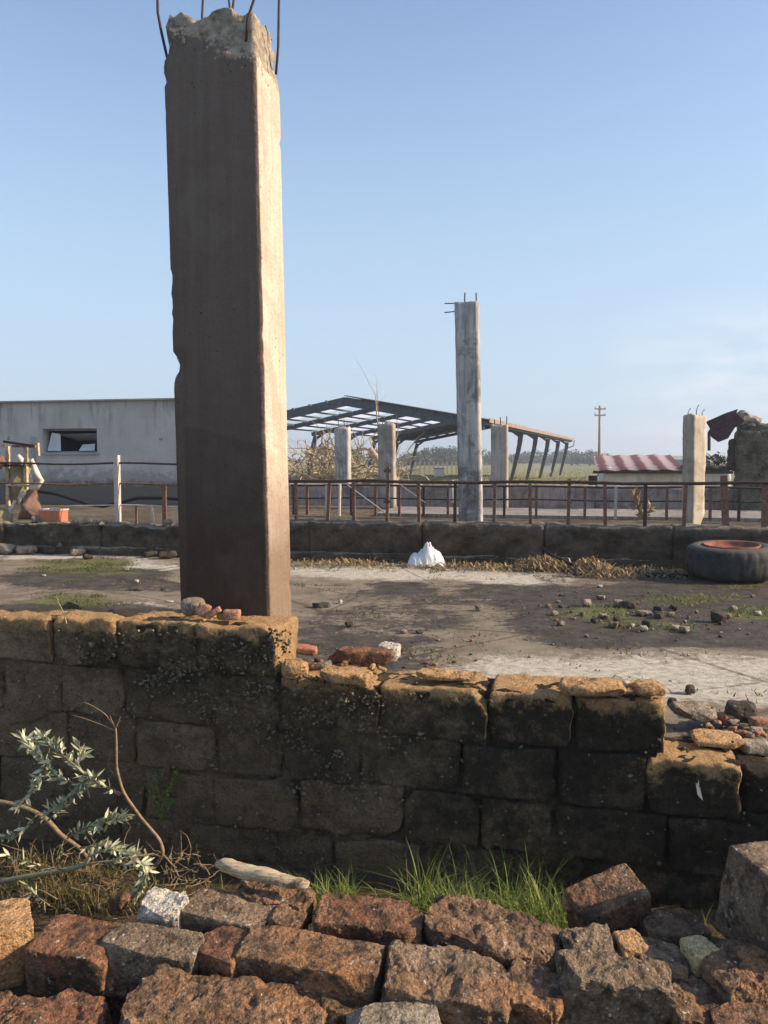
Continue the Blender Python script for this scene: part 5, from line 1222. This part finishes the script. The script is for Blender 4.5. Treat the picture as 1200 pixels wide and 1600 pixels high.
def leafy(name, label, stems, leaf_specs, seed, lw=.0074, ll=.056, mat=None, stem_mat='bark', cat='branch', dens=55, spread=.5):
    """stems: list of (points, radii); leaf_specs: indices of stems that carry leaves with start fraction"""
    rg = random.Random(seed); P0 = stems[0][0][0]; root = empty(name, P0, label, cat); sm = MB(); lf = MB()
    for pts, rr in stems: 
        # smooth the polyline
        q = []
        for i in range(len(pts) - 1):
            for k in range(4): q.append(pts[i] + (pts[i + 1] - pts[i]) * k / 4)
        q.append(pts[-1]); q = [q[0]] + [(q[i - 1] + q[i] * 2 + q[i + 1]) / 4 for i in range(1, len(q) - 1)] + [q[-1]]
        sm.tube(q, list(np.interp(np.linspace(0, 1, len(q)), np.linspace(0, 1, len(rr)), rr)), 7, jit=.06)
    sm.build('stem', M[stem_mat], root, smooth=True)
    for idx, f0, cnt in leaf_specs:
        cnt = int(cnt * (1.5 if mat is None else 1))
        pts = stems[idx][0]; seg = [np.linalg.norm(pts[i + 1] - pts[i]) for i in range(len(pts) - 1)]; tot = sum(seg)
        for k in range(cnt):
            u = (f0 + (1 - f0) * (k + rg.random()) / cnt) * tot; i = 0
            while i < len(seg) - 1 and u > seg[i]: u -= seg[i]; i += 1
            p = pts[i] + (pts[i + 1] - pts[i]) * min(1, u / seg[i]); d = (pts[i + 1] - pts[i]) / seg[i]
            d = d * rg.uniform(.3, 1) + np.array([rg.gauss(0, spread) for _ in range(3)]) * .8; d /= np.linalg.norm(d)
            u_ = np.cross(d, [rg.gauss(0, 1) for _ in range(3)]); u_ /= np.linalg.norm(u_) + 1e-9; n_ = np.cross(d, u_)
            L_ = ll * rg.uniform(.4, 1.3); w = lw * rg.uniform(.7, 1.2); bend = n_ * L_ * rg.uniform(-.18, .18)
            V_ = [p, p + d * L_ * .25 + u_ * w * .8, p + d * L_ * .25 - u_ * w * .8, p + d * L_ * .6 + u_ * w + bend * .5, p + d * L_ * .6 - u_ * w + bend * .5, p + d * L_ + bend]
            Vm = [p + d * L_ * .25 + n_ * w * .3, p + d * L_ * .6 + n_ * w * .3 + bend * .5]
            lf.add(V_ + Vm, [(0, 1, 6), (0, 6, 2), (1, 3, 7, 6), (6, 7, 4, 2), (3, 5, 7), (7, 5, 4)], rg.random())
    lf.build('leaves', mat or M['olive'], root)
M['olive'] = leafmat('olive_leaf', (.20, .23, .10), (.70, .69, .48), .25, .45, .5)
M['weed'] = leafmat('weed_leaf', (.10, .17, .03), (.24, .30, .07), .4)
def Q(lst, t): return [PT(x, y, t + (o_[0] if o_ else 0)) for x, y, *o_ in lst]
T0 = -.55
leafy('olive_branch', 'bare olive shoot arching up to a fork against the wall', [
    (Q([(236, 1362), (256, 1335), (250, 1312), (222, 1280), (192, 1238), (182, 1200), (182, 1160), (181, 1138)], T0), [.010, .009, .008, .0075, .007, .006, .005, .004]),
    (Q([(181, 1138), (165, 1116), (145, 1103), (131, 1097), (120, 1104)], T0), [.004, .003, .0025, .002, .0012]), (Q([(180, 1142), (155, 1131), (130, 1122), (111, 1117)], T0), [.0035, .0025, .002, .0012]),
    (Q([(181, 1138), (186, 1126), (188, 1120)], T0), [.003, .002, .001]), (Q([(181, 1138), (174, 1125), (172, 1118)], T0), [.003, .002, .001]),
    (Q([(190, 1240), (170, 1230), (150, 1222)], T0), [.004, .003, .002]), (Q([(254, 1334), (268, 1350), (276, 1356)], T0), [.004, .003, .002]), (Q([(205, 1272), (175, 1280), (150, 1292)], T0), [.004, .003, .002]),
    (Q([(182, 1215), (168, 1196), (172, 1175)], T0), [.002, .0015, .001])],
    [(5, .2, 8), (7, .1, 26)], 3)
leafy('olive_branch', 'leafy silver olive branch slanting down from the upper left', [
    (Q([(188, 1242), (150, 1222), (120, 1198), (90, 1175), (62, 1148, .04), (44, 1166, .06), (34, 1150, .06)], T0), [.006, .0055, .005, .0045, .004, .003, .0015]),
    (Q([(120, 1225), (90, 1215), (60, 1180), (40, 1158)], T0), [.004, .004, .003, .002]), (Q([(150, 1212), (128, 1222), (100, 1252), (70, 1272)], T0), [.004, .003, .003, .002]),
    (Q([(120, 1200), (128, 1180), (122, 1160)], T0 + .05), [.003, .002, .001]), (Q([(90, 1178), (70, 1200), (50, 1235), (28, 1262)], T0), [.003, .003, .002, .0015]), (Q([(100, 1190), (96, 1170), (84, 1162)], T0), [.003, .002, .001])],
    [(0, .15, 60), (1, .1, 50), (2, .1, 60), (3, .2, 14), (4, .1, 50), (5, .2, 10)], 5)
leafy('olive_branch', 'thick grey olive limb with leaves running in from the left edge', [
    (Q([(-40, 1246), (20, 1256), (55, 1268), (75, 1282), (95, 1305), (125, 1325), (140, 1345)], T0 + .08), [.012, .011, .010, .012, .011, .010, .008]),
    (Q([(75, 1282), (100, 1258), (125, 1235), (150, 1215)], T0 + .0), [.005, .004, .003, .002]), (Q([(60, 1270), (35, 1300), (0, 1310), (-30, 1312)], T0 + .02), [.004, .003, .003, .002]),
    (Q([(105, 1310), (130, 1295), (160, 1285), (200, 1275)], T0 - .05), [.004, .003, .003, .002]), (Q([(125, 1325), (160, 1320), (195, 1330), (215, 1335)], T0 - .05), [.005, .004, .003, .002])],
    [(1, .1, 60), (2, .1, 34), (3, .1, 60), (4, .1, 46)], 7)
leafy('olive_branch', 'smooth pale green stick lying from the left edge over the grass', [
    (Q([(-40, 1384), (40, 1370), (110, 1358), (135, 1350), (145, 1325)], T0 - .15), [.0125, .012, .0115, .010, .008]), (Q([(135, 1350), (175, 1345), (235, 1362)], T0 - .15), [.006, .005, .003]),
    (Q([(140, 1338), (170, 1325), (200, 1335), (228, 1352)], T0 - .18), [.005, .004, .003, .002]), (Q([(228, 1365), (225, 1380), (210, 1398)], T0 - .2), [.004, .003, .002])],
    [(1, .3, 24), (2, .2, 30), (3, .0, 36)], 11, stem_mat='bark_green')
leafy('olive_branch', 'thin twig with a few leaves in the dark gap at far left', [
    (Q([(104, 1360), (60, 1352), (20, 1340), (10, 1334)], T0 - .2), [.004, .003, .002, .001]), (Q([(78, 1415), (50, 1395), (40, 1380)], T0 - .35), [.003, .002, .001]), (Q([(90, 1405), (60, 1388), (20, 1400), (0, 1410)], T0 - .35), [.003, .002, .002, .001])],
    [(0, .2, 12), (1, .2, 8)], 13)
leafy('weed', 'small leafy weed sprouting from a joint of the wall', [
    (Q([(250, 1275), (248, 1240), (240, 1208)], -.05), [.003, .002, .001]), (Q([(250, 1270), (262, 1235), (276, 1205)], -.07), [.003, .002, .001]), (Q([(250, 1262), (236, 1240), (228, 1225)], -.06), [.003, .002, .001]), (Q([(252, 1280), (262, 1262), (270, 1250)], -.06), [.003, .002, .001])],
    [(0, 0, 70), (1, 0, 80), (2, 0, 40), (3, 0, 40)], 17, lw=.008, ll=.02, mat=M['weed'], stem_mat='bark_green', cat='plant', spread=1.)
leafy('weed', 'thin curved shoot standing left of the log against the wall', [
    (Q([(293, 1352), (299, 1325), (292, 1305), (280, 1298)], -.3), [.003, .0025, .002, .001])], [(0, .0, 5)], 19, lw=.004, ll=.02, mat=M['weed'], cat='plant')
leafy('sapling', 'small green sapling rising above the left wall top', [
    ([PZ(104, 975, z1), PZ(101, 975, z1) + (0, 0, .05), PZ(97, 975, z1) + (-.01, 0, .10), PZ(95, 975, z1) + (-.02, 0, .14)], [.004, .003, .0025, .001]),
    ([PZ(102, 975, z1) + (0, 0, .04), PZ(108, 975, z1) + (.01, 0, .07)], [.002, .001])], [(0, .5, 5), (1, .5, 3)], 23, lw=.006, ll=.022, mat=M['weed'], stem_mat='bark_green', cat='plant')
leafy('weed', 'dark low plant growing on the floor beside the tyre pile in the pen', [
    (Q([(1003, 812), (998, 790), (994, 772)], 8.6), [.01, .008, .004]), (Q([(1003, 812), (1012, 800), (1018, 794)], 8.6), [.01, .008, .004])], [(0, 0, 60), (1, 0, 30)], 29, lw=.02, ll=.12, mat=M['straw'], cat='plant')

# grass
def grass(name, label, clumps, seed, mat, cat='grass'):
    rg = random.Random(seed); mb = MB()
    for (px, py, t, sp, n, hh) in clumps:
        c = PT(px, py, t)
        for i in range(n):
            b = c + DS * rg.gauss(0, sp) + NT * rg.gauss(0, .05); s_, tt = st(b)
            b[2] = float(gnd(np.array([s_]), np.array([min(tt, .1)]))[0]) - .01 if t > -1.2 else b[2]
            h = hh * rg.uniform(.45, 1.15); a_ = rg.uniform(0, 6.28); dr = np.array((math.cos(a_), math.sin(a_), 0)); u = np.array((-dr[1], dr[0], 0)); w = rg.uniform(.002, .0052)
            bd = rg.uniform(.1, .85) if rg.random() < .6 else rg.uniform(.85, 1.5); pts = []
            for k in range(6):
                f = k / 5; pts.append(b + dr * h * bd * f * f + np.array((0, 0, h * (f - .42 * bd * f * f))))
            V_ = []; F_ = []
            for k, q in enumerate(pts[:-1]): ww = w * (1 - k / 5.5); V_ += [q - u * ww, q + u * ww]
            V_.append(pts[-1])
            for k in range(4): F_.append((2 * k, 2 * k + 1, 2 * k + 3, 2 * k + 2))
            F_.append((8, 9, 10)); mb.add(V_, F_, rg.random())
    o = mb.build(name, mat); tag(o, label, cat, kind='stuff')
M['grass'] = leafmat('green_grass', (.07, .15, .02), (.40, .43, .13), .4)
M['grass_dry'] = leafmat('browning_grass', (.05, .075, .02), (.30, .23, .10), .4)
grass('grass', 'bright green grass at the foot of the wall, right of centre', [(690, 1400, -.35, .09, 250, .27), (760, 1400, -.35, .12, 230, .23), (820, 1395, -.3, .1, 170, .22), (860, 1390, -.3, .1, 130, .28), (665, 1400, -.25, .035, 50, .34), (735, 1400, -.2, .03, 30, .34), (800, 1400, -.25, .04, 50, .36), (845, 1400, -.2, .03, 40, .36)], 1, M['grass'])
grass('grass', 'short grass tufts between the log and the reddish block', [(520, 1385, -.3, .06, 170, .16), (545, 1380, -.3, .03, 60, .2), (470, 1375, -.25, .08, 90, .14), (625, 1390, -.3, .06, 60, .14)], 2, M['grass'])
grass('grass', 'sparse grass in the dark corner at right', [(960, 1360, -.3, .05, 50, .28), (1060, 1385, -.4, .12, 170, .2), (1100, 1370, -.4, .06, 80, .24), (1010, 1400, -.4, .08, 70, .16)], 3, M['grass_dry'])
grass('grass', 'brownish grass and weeds under the olive branches at left', [(60, 1420, -.55, .15, 170, .15), (150, 1410, -.55, .15, 180, .15), (30, 1380, -.3, .15, 120, .14), (220, 1390, -.45, .1, 120, .12), (130, 1380, -.3, .2, 140, .14), (330, 1375, -.35, .1, 80, .12)], 4, M['grass_dry'])
rg = random.Random(66); mb = MB(); lv = MB()
for i in range(230):
    c = PT(rg.uniform(-20, 330), rg.uniform(1330, 1425), rg.uniform(-.75, -.15)); d = np.array([rg.gauss(0, 1), rg.gauss(0, .6), rg.gauss(.3, .5)]); d /= np.linalg.norm(d); pts = [c]
    for k in range(4): d = d + np.array([rg.gauss(0, .4), rg.gauss(0, .3), rg.gauss(-.1, .3)]); d /= np.linalg.norm(d); pts.append(pts[-1] + d * rg.uniform(.02, .045))
    mb.tube(pts, [.0022, .002, .0018, .0014, .0008], 4, rg.random())
    for q in pts[1:]:
        for _ in range(3 if i % 2 else 0):
            e = np.array([rg.gauss(0, 1), rg.gauss(0, 1), rg.gauss(0, 1)]); e /= np.linalg.norm(e); u = np.cross(e, (.2, .3, 1)); u /= np.linalg.norm(u); l_ = rg.uniform(.008, .022)
            lv.add([q, q + e * l_ * .5 + u * l_ * .3, q + e * l_, q + e * l_ * .5 - u * l_ * .3], [(0, 1, 2, 3)], rg.random())
o = mb.build('dead_twigs', M['bark']); tag(o, 'tangle of thin dead twigs under the olive branches', 'twigs', kind='stuff')
o = lv.build('ground_cover', leafmat('small_dark_leaf', (.05, .08, .02), (.22, .20, .08), .3)); tag(o, 'small dark leaves of low weeds under the olive branches', 'weeds', kind='stuff')
